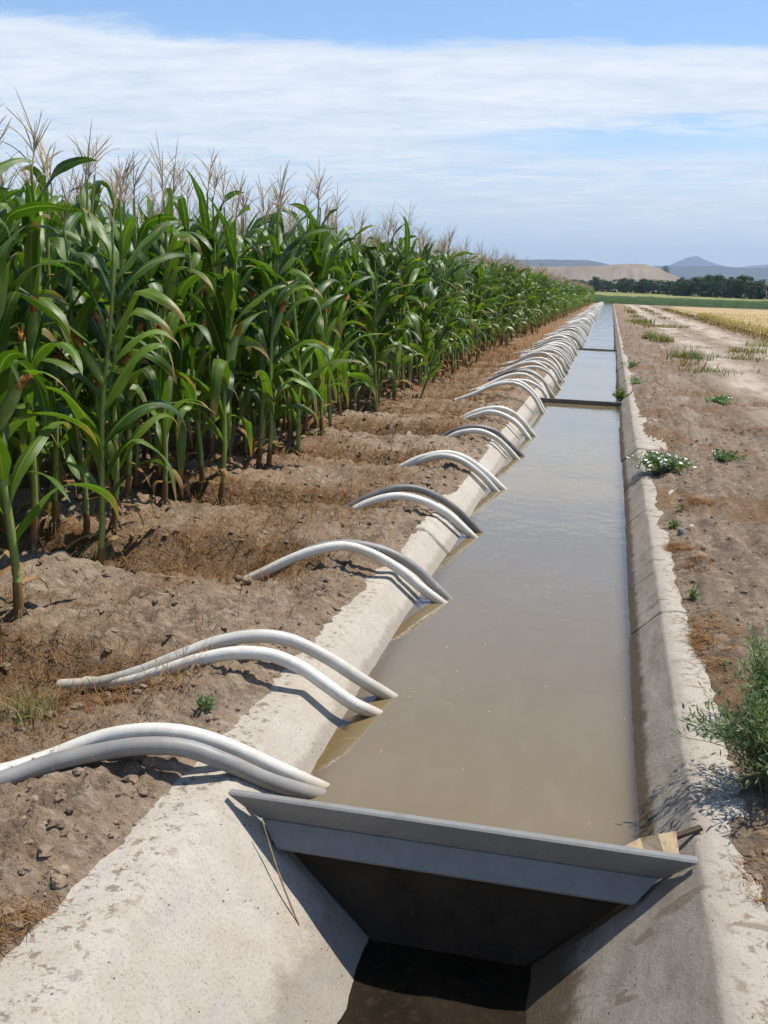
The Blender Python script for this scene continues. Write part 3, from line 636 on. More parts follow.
def corn_parts(rg, lod, hero=False):
    """list of (part name, [(verts, faces, mat key, info)])"""
    H = rg.uniform(1.84, 2.04); L = lean_fn(rg, H); out = []
    na, nc = {0: (15, 5), 1: (9, 3), 2: (6, 3)}[lod]; kk = {0: 8, 1: 5, 2: 3}[lod]
    nz = {0: 26, 1: 9, 2: 4}[lod]
    zs = np.linspace(0, H, nz); r = 0.0165 * (1 - 0.62 * zs / H)
    if lod == 0:
        zs = np.sort(np.concatenate([np.linspace(0.0, H, 14), *[[z - 0.012, z, z + 0.012] for z in np.arange(0.14, H, 0.2)]])); r = 0.0165 * (1 - 0.62 * zs / H)
        for z in np.arange(0.14, H, 0.2): r = r * (1 + 0.22 * (np.abs(zs - z) < 0.004))
    v, f = tube(L(zs), r, kk); st = [(v, f, 'stalk', None)]
    if lod == 0:
        for i in range(7):
            a = i * 0.9 + rg.random(); p = [L(0.07), L(0.04) + [0.03 * math.cos(a), 0.03 * math.sin(a), 0], L(0.0) + [0.055 * math.cos(a), 0.055 * math.sin(a), -0.03]]
            v, f = tube(p, [0.005, 0.005, 0.004], 5); st.append((v, f, 'root', None))
    out.append(('stalk', st))
    n = int(rg.integers(18, 21)) if lod < 2 else 15
    az0 = rg.uniform(0, PI); lv = []
    for i in range(n):
        t = i / (n - 1); z = 0.16 + (H - 0.40) * t ** 0.95
        az = az0 + PI * (i % 2) + rg.normal(0, 0.42)
        dry = i < 2
        Lf = (0.35 + 0.41 * math.sin(PI * min(1, 0.2 + 0.72 * t))) * rg.uniform(0.75, 1.15)
        W = (0.040 + 0.050 * math.sin(PI * (0.15 + 0.7 * t))) * rg.uniform(0.9, 1.2)
        e0 = rg.uniform(0.9, 1.25) + 0.22 * t; droop = rg.uniform(1.7, 3.0) - 1.5 * t * rg.random()
        if t > 0.8: e0 = rg.uniform(1.0, 1.4); droop = rg.uniform(0.5, 2.8); Lf *= 0.95
        if dry: Lf *= 0.5; W *= 0.5; e0 = rg.uniform(-0.2, 0.6); droop = rg.uniform(1.2, 2.2)
        v, f, inf = leaf(rg, L(z), az, Lf, W, e0, droop, rg.uniform(0.8, 2.4), na, nc, rg.uniform(0.2, 0.5) , rg.normal(0, 0.9), 0.22 if lod < 2 else 0.1, rnd=(rg.uniform(0.55, 1.0) if i < 6 else None))
        lv.append(('dry_leaf' if dry else 'leaf', [(v, f, 'dry' if dry else 'leaf', inf)]))
        if not dry and lod == 0:   # sheath wrapped round the stalk
            zz = np.linspace(z - 0.14, z + 0.01, 4); v, f = tube(L(np.maximum(zz, 0.02)), 0.0165 * (1 - 0.62 * zz / H) + 0.0035, 8)
            st.append((v, f, 'stalk', None))
    # dead sheath at the foot
    zz = np.linspace(0.03, 0.17, 3); v, f = tube(L(zz), [0.021, 0.022, 0.019], kk)
    st.append((v, f, 'dry', np.tile([0.5, 0.5, 0.4], (len(v), 1))))
    if lod < 2:
        for q in range(2 if (hero or rg.random() < 0.45) else 1):
            z = rg.uniform(0.78, 1.05) + 0.12 * q; a = az0 + PI * q + rg.normal(0, 0.5); e = rg.uniform(1.0, 1.25); ln = rg.uniform(0.19, 0.25)
            d = np.array([math.cos(e) * math.cos(a), math.cos(e) * math.sin(a), math.sin(e)]); p0 = L(z)
            if hero: z = 0.80; a, e, ln = ((-0.35, 0.9, 0.28), (-1.9, 1.3, 0.24))[q]; d = np.array([math.cos(e) * math.cos(a), math.cos(e) * math.sin(a), math.sin(e)]); p0 = L(z)
            ts = np.linspace(0, 1, 8); rr = 0.029 * np.sin(PI * np.clip(0.12 + 0.78 * ts, 0, 1)) ** 0.7
            v, f = tube(p0 + d * ln * ts[:, None], rr, 10 if lod == 0 else 6)
            silk = []
            tt = np.linspace(0, 1, 6); bend = rg.normal(0, 0.25, 3) - [0, 0, 0.35]
            P = p0 + d * ln * 0.9 + d * 0.085 * tt[:, None] + bend * 0.05 * (tt ** 2)[:, None]
            v2, f2 = tube(P, 0.020 * np.array([0.75, 1.0, 1.0, 0.9, 0.75, 0.35]), 8 if lod == 0 else 5); v2 = v2 + rg.normal(0, 0.0022, v2.shape); silk.append((v2, f2, 'silk', None))
            if lod == 0:
                for w in range(22):
                    dd = d + rg.normal(0, 0.22, 3); q0 = P[3] + rg.normal(0, 0.008, 3); P2 = [q0, q0 + dd * 0.025 + bend * 0.01, q0 + dd * 0.045 + bend * 0.035]
                    v2, f2 = tube(P2, [0.0022, 0.002, 0.0012], 3); silk.append((v2, f2, 'silk', None))
            out.append(('ear', [(v, f, 'husk', None)], [('silk', silk)]))
    out += lv
    # tassel
    ta = []; top = L(H); tl = rg.uniform(0.26, 0.42)
    dx, dy = rg.normal(0.05, 0.08, 2)
    def spike(p, a, e, ln, r0, bend):
        t = np.linspace(0, 1, {0: 7, 1: 5, 2: 3}[lod]); ee = e - bend * t ** 1.5
        dd = np.stack([np.cos(ee) * math.cos(a), np.cos(ee) * math.sin(a), np.sin(ee)], 1) * ln / (len(t) - 1)
        P = p + np.vstack([[0, 0, 0], np.cumsum(dd[:-1], 0)])
        rad = r0 * (0.55 + 0.45 * np.sin(PI * np.clip(t, 0, 1) ** 0.6)) * np.where(t > 0.97, 0.5, 1)
        if lod == 0: rad = rad * (1 + 0.3 * rg.normal(0, 1, len(t)).clip(-0.9, 0.9))
        v, f = tube(P, rad, 4 if lod == 0 else 3); ta.append((v, f, 'tassel', None))
    spike(top - [0, 0, 0.05], math.atan2(dy, dx), PI / 2 - math.hypot(dx, dy), tl, 0.0038, rg.uniform(-0.1, 0.3))
    for i in range(int(rg.integers(7, 13)) if lod < 2 else 5):
        z = rg.uniform(0.02, 0.17)
        spike(top + np.array([dx * z, dy * z, z - 0.03]), rg.uniform(0, 2 * PI), rg.uniform(0.75, 1.3), rg.uniform(0.14, 0.25), 0.0028 if lod < 2 else 0.0042, rg.uniform(-0.1, 0.9))
    out.append(('tassel', ta))
    return out
MKEYS = ['stalk', 'root', 'leaf', 'dry', 'husk', 'silk', 'tassel']
def pieces_mesh(name, pcs):
    ks = []; b = MB()
    for (v, f, k, inf) in pcs:
        if k not in ks: ks.append(k)
        b.add(v, f, ks.index(k), inf)
    return b.mesh(name, [MAT[k] for k in ks])
def corn_thing(rg, lod, loc=(0, 0, 0), hero=False):
    r = empty('corn_plant', loc)
    parts = corn_parts(rg, lod, hero)
    if lod > 0:      # leaves too small to tell apart: one foliage part
        fol = []; keep = []
        for p in parts:
            if p[0] in ('leaf', 'dry_leaf'): fol += p[1]
            else: keep.append(p)
        parts = keep + [('foliage', fol)]
    for p in parts:
        o = link(p[0], pieces_mesh(p[0], p[1]), r)
        if len(p) > 2:
            for (nm, pc) in p[2]: link(nm, pieces_mesh(nm, pc), o)
    return r

ROWS = np.arange(1.40, 150, 0.742)
def row_x0(y): return -2.70 + 0.11 * sstep(6, 10, y) + 0.16 * fbm(y * 0.7, y * 0 + 1, 2) * 2
spots = []       # (x, y, depth index)
for y in ROWS:
    dep = 8.5 if y < 30 else (5.0 if y < 70 else 3.5)
    x = float(row_x0(np.array([y]))[()]) + rng.uniform(-0.1, 0.1); i = 0; x0 = x
    while x > x0 - dep:
        spots.append((x + rng.normal(0, 0.02), y + rng.normal(0, 0.035), i)); i += 1; x -= rng.uniform(0.13, 0.21) * (1.0 if y < 60 else 1.5)
spots = [s for s in spots if not (s[1] < 3.4 and s[0] > -2.6)]
hero = [(-2.34, 3.60), (-2.66, 3.86), (-2.52, 4.62), (-2.36, 12.9)]
# the 300 that show largest: row ends by distance
def seen(s):
    q = R.T @ (np.array([s[0], s[1], 1.4]) - CAM); px = CX + F * q[0] / -q[2]
    return px > -60
cand = [s for s in spots if seen(s)]
cand.sort(key=lambda s: math.hypot(s[0], s[1]) * (1 + 0.28 * s[2]))
front = cand[:296]
fs = set(front); mass = [s for s in spots if s not in fs]
rg = np.random.default_rng(3)
T0 = []; T1 = []
near_n = 62
order = [(*h, 0) for h in hero] + front
labels = {0: 'nearest corn plant, standing alone at the left edge ahead of its row', 1: 'corn plant just behind the lone nearest plant, with bowed upper leaves',
          2: 'corn plant at a row end beside the second dry furrow',
          3: 'short corn plant leaning out of the row over bare soil, its leaves near the ground'}
for i, (x, y, dp) in enumerate(order):
    lod = 0 if i < near_n else 1
    T = T0 if lod == 0 else T1; lim = 12 if lod == 0 else 16
    z = ground_at(x, y) - 0.01
    if len(T) < lim:
        o = corn_thing(rg, lod, hero=(i == 0)); T.append(o)
    else:
        o = copy_tree(T[int(rg.integers(1, lim))])
        o.rotation_euler = (0, 0, rg.choice([0.0, PI]) + rg.normal(0, 0.5))
        s = rg.uniform(0.93, 1.06); o.scale = (s, s, s)
    o.location = (x, y, z)
    if i == 0: o.scale = (1.0, 1.0, 1.0)
    if i != 0 and y < 5.2: o.scale = (0.94, 0.94, 0.93)
    if i == 3: o.rotation_euler = (0.12, 0.30, 0.4); o.scale = (0.72, 0.72, 0.72)
    tag(o, labels.get(i, 'tall green corn plant in the close wall of corn along the field edge'), 'corn plant', 'corn plants along the field edge')
TL = [[corn_parts(rg, l) for _ in range(8)] for l in (1, 2)]
flat = []
for l in range(2):
    fl = []
    for parts in TL[l]:
        pcs = []
        for p in parts:
            pcs += p[1]
            if len(p) > 2:
                for q in p[2]: pcs += q[1]
        bym = {}
        for (v, f, k, inf) in pcs:
            e = bym.setdefault(k, [[], [], [], 0])
            e[0].append(v); e[1].append(np.asarray(f) + e[3]); e[2].append(np.zeros((len(v), 3)) if inf is None else inf); e[3] += len(v)
        fl.append([(np.concatenate(e[0]), np.concatenate(e[1]), MKEYS.index(k), np.concatenate(e[2])) for k, e in bym.items()])
    flat.append(fl)
b = MB()
for (x, y, dp) in mass:
    l = 0 if (y < 13 and dp < 14) else 1
    t = flat[l][int(rng.integers(0, 8))]; a = rng.uniform(0, 2 * PI); s = rng.uniform(0.92, 1.05)
    Rm = np.array([[math.cos(a), -math.sin(a), 0], [math.sin(a), math.cos(a), 0], [0, 0, 1]]) * s
    off = np.array([x, y, ground_at(x, y)]); r3 = rng.uniform(-0.2, 0.2)
    for (v, f, k, inf) in t:
        b.add(v @ Rm.T + off, f, k, np.clip(inf + [0, 0, r3], -1, 1))
tag(b.build('corn_field', [MAT[k] for k in MKEYS]), 'dense mass of green corn behind the plants of the field edge', 'corn field', kind='stuff')

# ------------------------------------------------------------------ soil clods and dead grass
def lump(rg, s, n=1):
    t = (1 + 5 ** 0.5) / 2
    v = np.array([(-1, t, 0), (1, t, 0), (-1, -t, 0), (1, -t, 0), (0, -1, t), (0, 1, t), (0, -1, -t), (0, 1, -t), (t, 0, -1), (t, 0, 1), (-t, 0, -1), (-t, 0, 1)], float)
    f = [(0, 11, 5), (0, 5, 1), (0, 1, 7), (0, 7, 10), (0, 10, 11), (1, 5, 9), (5, 11, 4), (11, 10, 2), (10, 7, 6), (7, 1, 8), (3, 9, 4), (3, 4, 2), (3, 2, 6), (3, 6, 8), (3, 8, 9), (4, 9, 5), (2, 4, 11), (6, 2, 10), (8, 6, 7), (9, 8, 1)]
    v = v / np.linalg.norm(v[0])
    if n:
        vs = [tuple(q) for q in v]; mid = {}; nf = []
        def mp(a, c):
            k = (min(a, c), max(a, c))
            if k not in mid: m = (np.array(vs[a]) + vs[c]) / 2; vs.append(tuple(m / np.linalg.norm(m))); mid[k] = len(vs) - 1
            return mid[k]
        for (a, c, d) in f:
            x, y, z = mp(a, c), mp(c, d), mp(d, a); nf += [(a, x, z), (c, y, x), (d, z, y), (x, y, z)]
        v = np.array(vs); f = nf
    v = v * (1 + rg.normal(0, 0.16, (len(v), 1))) * rg.uniform(0.65, 1.2, 3) * s
    return v, np.array(f)
lumps = [lump(rng, 1.0, 1) for _ in range(14)]
b = MB()
def strew(n, fx, sz):
    P = [fx() for _ in range(n)]; G = ground_h(np.array([p[0] for p in P]), np.array([p[1] for p in P]))
    for (x, y), gh in zip(P, G):
        s = sz(); v, f = lumps[int(rng.integers(0, 14))]
        a = rng.uniform(0, 6.28); ca, sa = math.cos(a), math.sin(a); Rm = np.array([[ca, -sa, 0], [sa, ca, 0], [0, 0, 0.6]])
        b.add((v * s) @ Rm.T + [x, y, gh + s * 0.02], f)
def left_spot():
    y = 1.5 + 11 * rng.random() ** 1.8; x = float(soil_edge_l(np.array([y]))[0]) - 0.02 - 1.6 * rng.random() ** 1.5; return x, y
def right_spot():
    y = 2.2 + 14 * rng.random() ** 1.5; x = float(soil_edge_r(np.array([y]))[0]) + 0.02 + 1.3 * rng.random() ** 1.2; return x, y
strew(4200, left_spot, lambda: 0.003 + 0.024 * rng.random() ** 6)
strew(2200, right_spot, lambda: 0.003 + 0.016 * rng.random() ** 5)
strew(260, lambda: (lambda y: (float(soil_edge_l(np.array([y]))[0]) + rng.uniform(-0.03, 0.06), y))(1.6 + 4.5 * rng.random()), lambda: 0.002 + 0.006 * rng.random() ** 3)
tag(b.build('soil_clods', MAT['clod'], smooth=False), 'loose brown clods and crumbs of dry soil', 'soil clods', kind='stuff')

b = MB()
NC = 48000
yy_ = 1.7 + 24 * rng.random(NC) ** 1.7; xx_ = -1.22 - 1.95 * rng.random(NC)
tl_ = soil_edge_l(yy_) - xx_
fv_ = furrow(yy_ + 0.10 * fbm(xx_ * 1.3, yy_ * 0.9 + 40, 3) - 0.12)
pr_ = np.maximum.reduce([np.full(NC, 0.04), fv_ ** 1.3, 0.4 * (fbm(xx_ * 1.1 + 5, yy_ * 1.1, 3) > 0.12), 0.5 * sstep(9, 16, yy_)])
ok_ = (tl_ > 0.2) & (rng.random(NC) < pr_); xx_, yy_ = xx_[ok_], yy_[ok_]; zz_ = ground_h(xx_, yy_)
for x, y, z in zip(xx_, yy_, zz_):
    v, f, inf = blade(rng, x, y, z - 0.004, rng.uniform(0.04, 0.15), 0.0012 + 0.00022 * y, rng.uniform(0, 6.28), rng.uniform(0.0, 1.35), rng.uniform(0.2, 1.6)); b.add(v, f, 0, inf)
PATCH = [(705, 640, 0.11), (680, 545, 0.07), (690, 568, 0.07), (700, 500, 0.05), (40, 925, 0.09), (25, 915, 0.08), (760, 400, 0.4), (765, 430, 0.25)]
for (px, py, rr) in PATCH:
    c0 = on_z(px, py, 0.02); n_ = 1500
    a, q = rng.uniform(0, 6.28, n_), 1.9 * rr * rng.random(n_) ** 0.7; xs_, ys_ = c0[0] + q * np.cos(a), c0[1] + 1.7 * q * np.sin(a)
    keep = (fbm(xs_ * 1.2 / rr * 0.35, ys_ * 1.2 / rr * 0.3, 4, 0.6) > -0.08 + 0.25 * (q / rr - 0.6)) & (((xs_ < DC) & (soil_edge_l(ys_) - xs_ > 0)) | ((xs_ > DC) & (xs_ - soil_edge_r(ys_) > -0.03)))
    for x, y, z in zip(xs_[keep], ys_[keep], ground_h(xs_[keep], ys_[keep])):
        v, f, inf = blade(rng, x, y, z + 0.001, rng.uniform(0.02, 0.07) * (1 + c0[1] / 12), 0.0011 + 0.00022 * y, rng.uniform(0, 6.28), rng.uniform(0, 0.5) ** 1.5, rng.uniform(0.0, 0.8)); b.add(v, f, 0, inf)
n_ = 9000; ys_ = 2.4 + 13 * rng.random(n_) ** 1.6; xs_ = soil_edge_r(ys_) - 0.02 + 1.2 * rng.random(n_) ** 1.5
keep = fbm(xs_ * 2.2 + 11, ys_ * 1.3 + 4, 4, 0.6) > 0.16
for x, y, z in zip(xs_[keep], ys_[keep], ground_h(xs_[keep], ys_[keep])):
    v, f, inf = blade(rng, x, y, z + 0.001, rng.uniform(0.015, 0.06), 0.0009 + 0.0002 * y, rng.uniform(0, 6.28), rng.uniform(0, 0.6), rng.uniform(0.0, 0.9)); b.add(v, f, 0, inf)
tag(b.build('dead_grass', MAT['straw']), 'matted brown dead grass lying in the furrows', 'dead grass', kind='stuff')

# ------------------------------------------------------------------ weeds
def small_leaf(p, d, n, L, W, r):
    sd = _n(np.cross(d, n)); V = [p, p + d * L * 0.45 + sd * W * 0.5 + n * W * 0.12, p + d * L, p + d * L * 0.45 - sd * W * 0.5 + n * W * 0.12]
    return np.array(V), [(0, 1, 2, 3)], np.array([(0, 0, r), (1, 0.5, r), (0, 1, r), (-1, 0.5, r)])
def bush(px, py, label, width, height, ns, nl, ll, lw, flowers=0, group='weeds beside the ditch', cat='weed', name='weed', dx=0, dy=0, spread=1.0, lean=0.0, leafmat='weed'):
    c0 = on_z(px, py, 0.0); x, y = c0[0] + dx, c0[1] + dy
    if y > 12: 
        c0 = on_z(px, py, float(gz(y))); x, y = c0[0] + dx, c0[1] + dy
    z = ground_at(x, y); r = tag(empty(name, (x, y, z)), label, cat, group)
    sb = MB(); lb = MB(); fb = MB()
    for i in range(ns):
        a = rng.uniform(0, 6.28); L = rng.uniform(0.55, 1.0); rad = width * 0.5 * spread * rng.uniform(0.2, 1.0)
        tip = np.array([rad * math.cos(a) - lean * width * L, rad * math.sin(a) * 0.9, height * L * (1.05 - 0.55 * (rad / (width * 0.5 * spread)) ** 2)])
        b0 = np.array([rng.normal(0, width * 0.06), rng.normal(0, width * 0.06), -0.01]); midp = (b0 + tip) / 2 + [0, 0, height * 0.12]
        P = catmull([b0, midp, tip], 8); v, f = tube(P, np.linspace(max(0.0016, height * 0.008), 0.0007, 8), 4); sb.add(v, f)
        for j in range(nl):
            t = rng.uniform(0.15, 1.0); q = P[min(int(t * 7), 6)] + (P[min(int(t * 7) + 1, 7)] - P[min(int(t * 7), 6)]) * (t * 7 % 1)
            d = _n(rng.normal(0, 1, 3) + [0, 0, 0.35] + 0.9 * _n(tip - b0)); q = q + d * rng.uniform(0, 0.10) * height
            nn = _n(rng.normal(0, 0.5, 3) + [0.0, 0, 1.0]); v, f, inf = small_leaf(q, d, nn, ll * rng.uniform(0.6, 1.2), lw * rng.uniform(0.7, 1.2), rng.random()); lb.add(v, f, 0, inf)
        if flowers and rng.random() < flowers:
            q = tip + [0, 0, 0.008]; fr = 0.014 + 0.005 * rng.random(); th = np.arange(8) * PI / 4; nv = rng.normal(0, 0.3, 2)
            ring = np.stack([fr * np.cos(th), fr * np.sin(th), fr * (nv[0] * np.cos(th) + nv[1] * np.sin(th)) + 0.005], 1) * np.where(np.arange(8) % 2, 1.0, 0.72)[:, None] + q
            fb.add(np.vstack([ring, q]), [(k_, (k_ + 1) % 8, 8) for k_ in range(8)])
    sb.build('stems', MAT['stem'], r); lb.build('leaves', MAT[leafmat], r, smooth=False)
    if flowers: fb.build('flowers', MAT['petal'], r, smooth=False)
    return r
bush(742, 775, 'large bushy grey green weed overhanging the right lip of the ditch', 0.60, 0.34, 110, 42, 0.030, 0.0075, dx=0.10, dy=-0.10, lean=0.08)
bush(755, 725, 'upright feathery green weed behind the large bushy one', 0.40, 0.36, 60, 60, 0.026, 0.0055, dx=0.05)
bush(662, 474, 'low green weed covered in small white flowers on the ditch lip', 0.60, 0.16, 130, 18, 0.03, 0.016, 0.6, cat='flowering weed', name='flowering_weed', lean=0.02)
bush(724, 462, 'low green weed with a few white flowers on bare soil', 0.40, 0.10, 34, 12, 0.035, 0.018, 0.25, cat='flowering weed', name='flowering_weed')
bush(720, 402, 'spreading green weed with tiny white flowers beyond the other two', 0.55, 0.10, 36, 10, 0.05, 0.025, 0.4, cat='flowering weed', name='flowering_weed')
bush(674, 529, 'small pale green seedling clump near a grey stone', 0.13, 0.05, 14, 10, 0.022, 0.012)
bush(680, 515, 'tiny yellow green sprig just above the seedling clump', 0.12, 0.04, 10, 8, 0.02, 0.01, leafmat='grass')
bush(692, 602, 'small leafy weed between two dead grass patches on the right', 0.09, 0.07, 12, 9, 0.02, 0.01)
bush(622, 394, 'dark green clump growing at the right end of the first far gate', 0.36, 0.18, 26, 16, 0.045, 0.02, leafmat='grass')
bush(205, 720, 'small green weed at the edge of the left concrete lip', 0.09, 0.06, 14, 8, 0.022, 0.012)
bush(636, 384, 'low green weed on the right lip past the first far gate', 0.45, 0.10, 18, 10, 0.05, 0.02)
bush(632, 368, 'flat green weed on the right lip under the second far gate', 0.5, 0.09, 16, 10, 0.06, 0.025)
def tuft(px, py, label, width, height, n, wid, group='grass tufts beside the ditch', mat='grass'):
    c0 = on_z(px, py, 0.0)
    if c0[1] > 12: c0 = on_z(px, py, float(gz(c0[1])))
    x, y = c0[0], c0[1]; b = MB()
    for _ in range(n):
        a, q = rng.uniform(0, 6.28), width * 0.5 * rng.random() ** 0.7
        v, f, inf = blade(rng, q * math.cos(a), q * math.sin(a), -0.01, height * rng.uniform(0.5, 1.1), wid, rng.uniform(0, 6.28), rng.uniform(0.9, 1.5), rng.uniform(0.2, 1.5), 6); b.add(v, f, int(rng.random() < 0.3), inf)
    o = b.build('grass_tuft', [MAT[mat], MAT['gold']], loc=(x, y, ground_at(x, y))); return tag(o, label, 'grass tuft', group)
tuft(28, 730, 'bright green grass tuft by the second furrow at the left edge', 0.22, 0.13, 130, 0.0018)
tuft(95, 545, 'thin green grass tuft at the foot of the left corn', 0.16, 0.12, 50, 0.002)
tuft(690, 358, 'tall green grass tuft left of the pale wheel track', 1.1, 0.36, 330, 0.008)
tuft(662, 342, 'rounded grass tuft in the verge beyond the tall one', 0.8, 0.36, 200, 0.010)
tuft(652, 338, 'small grass tuft farthest along the verge by the track', 0.7, 0.40, 240, 0.011)
tuft(752, 352, 'grass tuft standing between the two wheel tracks', 1.3, 0.28, 160, 0.009)
tuft(712, 372, 'flat yellowing grass tuft at the near end of the verge', 1.3, 0.14, 220, 0.007)
tuft(738, 359, 'flat grass tuft in the middle of the dirt track', 1.1, 0.12, 200, 0.009)
tuft(765, 345, 'grass tuft at the right frame edge beside the stubble', 1.2, 0.26, 150, 0.011)
tuft(640, 322, 'grass tuft in the far verge close to the ditch', 1.6, 0.35, 260, 0.018)
tuft(668, 326, 'low grass tuft beside the far wheel track', 2.0, 0.25, 260, 0.016)
# verge grass between the tracks and along the stubble edge
b = MB()
for _ in range(6500):
    y = 14 + 100 * rng.random() ** 1.6
    x = rng.choice([rng.normal(1.75, 0.22), rng.normal(3.45, 0.2), rng.normal(5.75, 0.35)], p=[0.3, 0.2, 0.5])
    if vnoise(np.array([x * 0.5 + 3]), np.array([y * 0.22]))[0] < (0.0 if x < 5 else -0.3): continue
    v, f, inf = blade(rng, x, y, ground_at(x, y) - 0.01, rng.uniform(0.06, 0.24), 0.004 + 0.00045 * y, rng.uniform(0, 6.28), rng.uniform(0.7, 1.5), rng.uniform(0.2, 1.4)); b.add(v, f, int(rng.random() < 0.7), inf)
tag(b.build('verge_grass', [MAT['grass'], MAT['straw']]), 'sparse green and brown verge grass along the dirt track', 'grass', kind='stuff')

# ------------------------------------------------------------------ litter
def on_y(px, py, y): return on_plane(px, py, np.array([0, y, 0.0]), np.array([0, 1.0, 0]))
pp = [on_y(622, 847, YG + 0.030), on_y(640, 838, YG + 0.075), on_y(658, 834, YG + 0.06), on_y(676, 831, YG + 0.09), on_y(680, 858, YG + 0.028), on_y(664, 852, YG + 0.022), on_y(650, 845, YG + 0.045), on_y(645, 853, YG + 0.03)]
b = MB(); V = np.array(pp) - pp[0]; tri = np.array([(0, 7, 1), (1, 7, 6), (1, 6, 2), (2, 6, 5), (2, 5, 3), (3, 5, 4), (6, 7, 5)])
b.add(V, tri); b.add(V - [0, 0.0025, 0.0015], tri[:, ::-1])
tag(b.build('paper_scrap', MAT['paper'], smooth=False, loc=pp[0]), 'folded brown paper scrap caught behind the right end of the gate', 'paper scrap')
b = MB(); v, q = box((-0.045, -0.008, -0.004), (0.045, 0.011, 0.006)); v = np.array(v) * (1 + 0.15 * rng.normal(0, 1, (8, 1))); b.add(v, q)
c0 = on_z(688, 834, 0.0); o = b.build('bark_chip', MAT['bark'], smooth=False, loc=(c0[0], c0[1], 0.004)); o.rotation_euler = (0, -0.25, 0.45)
tag(o, 'brown chip of bark lying on the right concrete lip', 'bark chip')
nrm = np.array([0, 1.0, 0.0]); pth = [on_plane(a, c, np.array([0, yy, 0]), nrm) for (a, c, yy) in ((262, 820, YG - 0.045), (275, 862, YG - 0.10), (286, 893, YG - 0.14), (299, 925, YG - 0.17))]
pth = np.array(pth)
b = MB(); v, f = tube(catmull(pth, 14) - pth[0], 0.0028 * (1 + 0.15 * rng.normal(0, 1, 14)), 6); b.add(v, f)
tag(b.build('dry_stick', MAT['stick'], loc=pth[0]), 'thin dry stick leaning on the left wall below the gate', 'stick')
c0 = on_z(677, 533, 0.01); v, f = lump(rng, 0.032, 1); b = MB(); b.add(v, f)
tag(b.build('stone', MAT['stone'], loc=(c0[0] + 0.02, c0[1] - 0.05, ground_at(c0[0], c0[1]) + 0.012)), 'grey stone beside a seedling clump on the right bank', 'stone')

# ------------------------------------------------------------------ fields beyond
def field(name, label, cat, xs, ys_, h, mat, edge=0.4, bumpy=0.08, fx=None):
    def zf(X, Y):
        e = np.minimum.reduce([X - xs.min(), ys_.max() - Y, Y - ys_.min(), X * 0 + 1e3])
        return gz(Y) + 0.02 + h * sstep(-0.01, edge, e) + bumpy * fbm(X * 0.9, Y * 0.9, 3) * sstep(0, edge * 2, e)
    v, f = grid_sheet(xs, ys_, zf)
    if fx is not None: v[:, 0] += fx(v[:, 1]) * (v[:, 0] < xs.min() + 60)
    b = MB(); b.add(v, f); return tag(b.build(name, MAT[mat]), label, cat, kind='structure')
field('stubble_field', 'golden grain stubble field beyond the dirt track', 'field', np.concatenate([np.linspace(6.2, 12, 50), np.linspace(12.5, 60, 60), np.linspace(70, 600, 20)]), np.concatenate([np.linspace(16, 60, 130), np.linspace(61, 118, 60)]), 0.22, 'goldfield', 0.6, 0.10)
b = MB()
for _ in range(9000):
    y = 18 + 60 * rng.random() ** 1.4; x = 6.2 + 9 * rng.random() ** 1.8
    v, f, inf = blade(rng, x, y, float(gz(y)) + 0.05, rng.uniform(0.15, 0.36), 0.004 + 0.0004 * y, rng.uniform(0, 6.28), rng.uniform(1.1, 1.55), rng.uniform(0, 0.7)); b.add(v, f, 0, inf)
tag(b.build('grain_stalks', MAT['gold']), 'dry golden grain stalks standing along the field margin', 'grain stalks', kind='stuff')
field('green_field', 'strip of dark green row crop behind the golden stubble', 'field', np.concatenate([[-40], np.linspace(-30, 60, 160), np.linspace(70, 700, 30)]), np.linspace(152, 186, 24) , 0.75, 'greencrop', 1.2, 0.35)
field('hay_meadow', 'yellow green meadow strip in front of the far trees', 'field', np.concatenate([np.linspace(-300, 400, 60), [600, 1200]]), np.linspace(187, 560, 40), 0.08, 'palecrop', 4, 0.1)

# ------------------------------------------------------------------ far trees
def tree_mesh(rg, kind):
    b = MB(); H = 1.0; crown = []
    nb = 26 if kind == 0 else 30
    for i in range(nb):
        t = rg.random(); rr = (0.42 if kind == 0 else 0.27) * math.sin(PI * (0.2 + 0.7 * t)) ** 0.5; a = rg.uniform(0, 6.28); q = rr * rg.random() ** 0.5
        crown.append((q * math.cos(a), q * math.sin(a), 0.03 + 0.86 * t, rg.uniform(0.09, 0.17)))
    for (x, y, z, r) in crown:
        tone = rg.uniform(0.0, 0.9)
        for j in range(70):
            d = _n(rg.normal(0, 1, 3)); p = np.array([x, y, z]) + d * r * rg.random() ** 0.4; u = _n(np.cross(d, rg.normal(0, 1, 3))); w = np.cross(d, u); s = rg.uniform(0.016, 0.034)
            d2 = d * s * 0.5
            b.add([p - u * s, p - w * s * 0.8 + d2, p + u * s, p + w * s * 0.8 - d2], [(0, 1, 2, 3)], 0, np.tile([0, 0.5, np.clip(tone + rg.normal(0, 0.15), 0, 1)], (4, 1)))
    tb = MB(); v, f = tube([(0, 0, -0.03), (0.01, 0, 0.15), (0.0, 0.015, 0.4), (0.01, 0, 0.75)], [0.035, 0.028, 0.02, 0.006], 6); tb.add(v, f)
    for i in range(5):
        a = rg.uniform(0, 6.28); z = rg.uniform(0.15, 0.5); v, f = tube([(0, 0, z), (0.12 * math.cos(a), 0.12 * math.sin(a), z + 0.13), (0.22 * math.cos(a), 0.22 * math.sin(a), z + 0.3)], [0.014, 0.009, 0.004], 5); tb.add(v, f)
    return b.mesh('crown', MAT['crown'], smooth=False), tb.mesh('trunk', MAT['bark'])
TM = [tree_mesh(rng, k % 2) for k in range(6)]
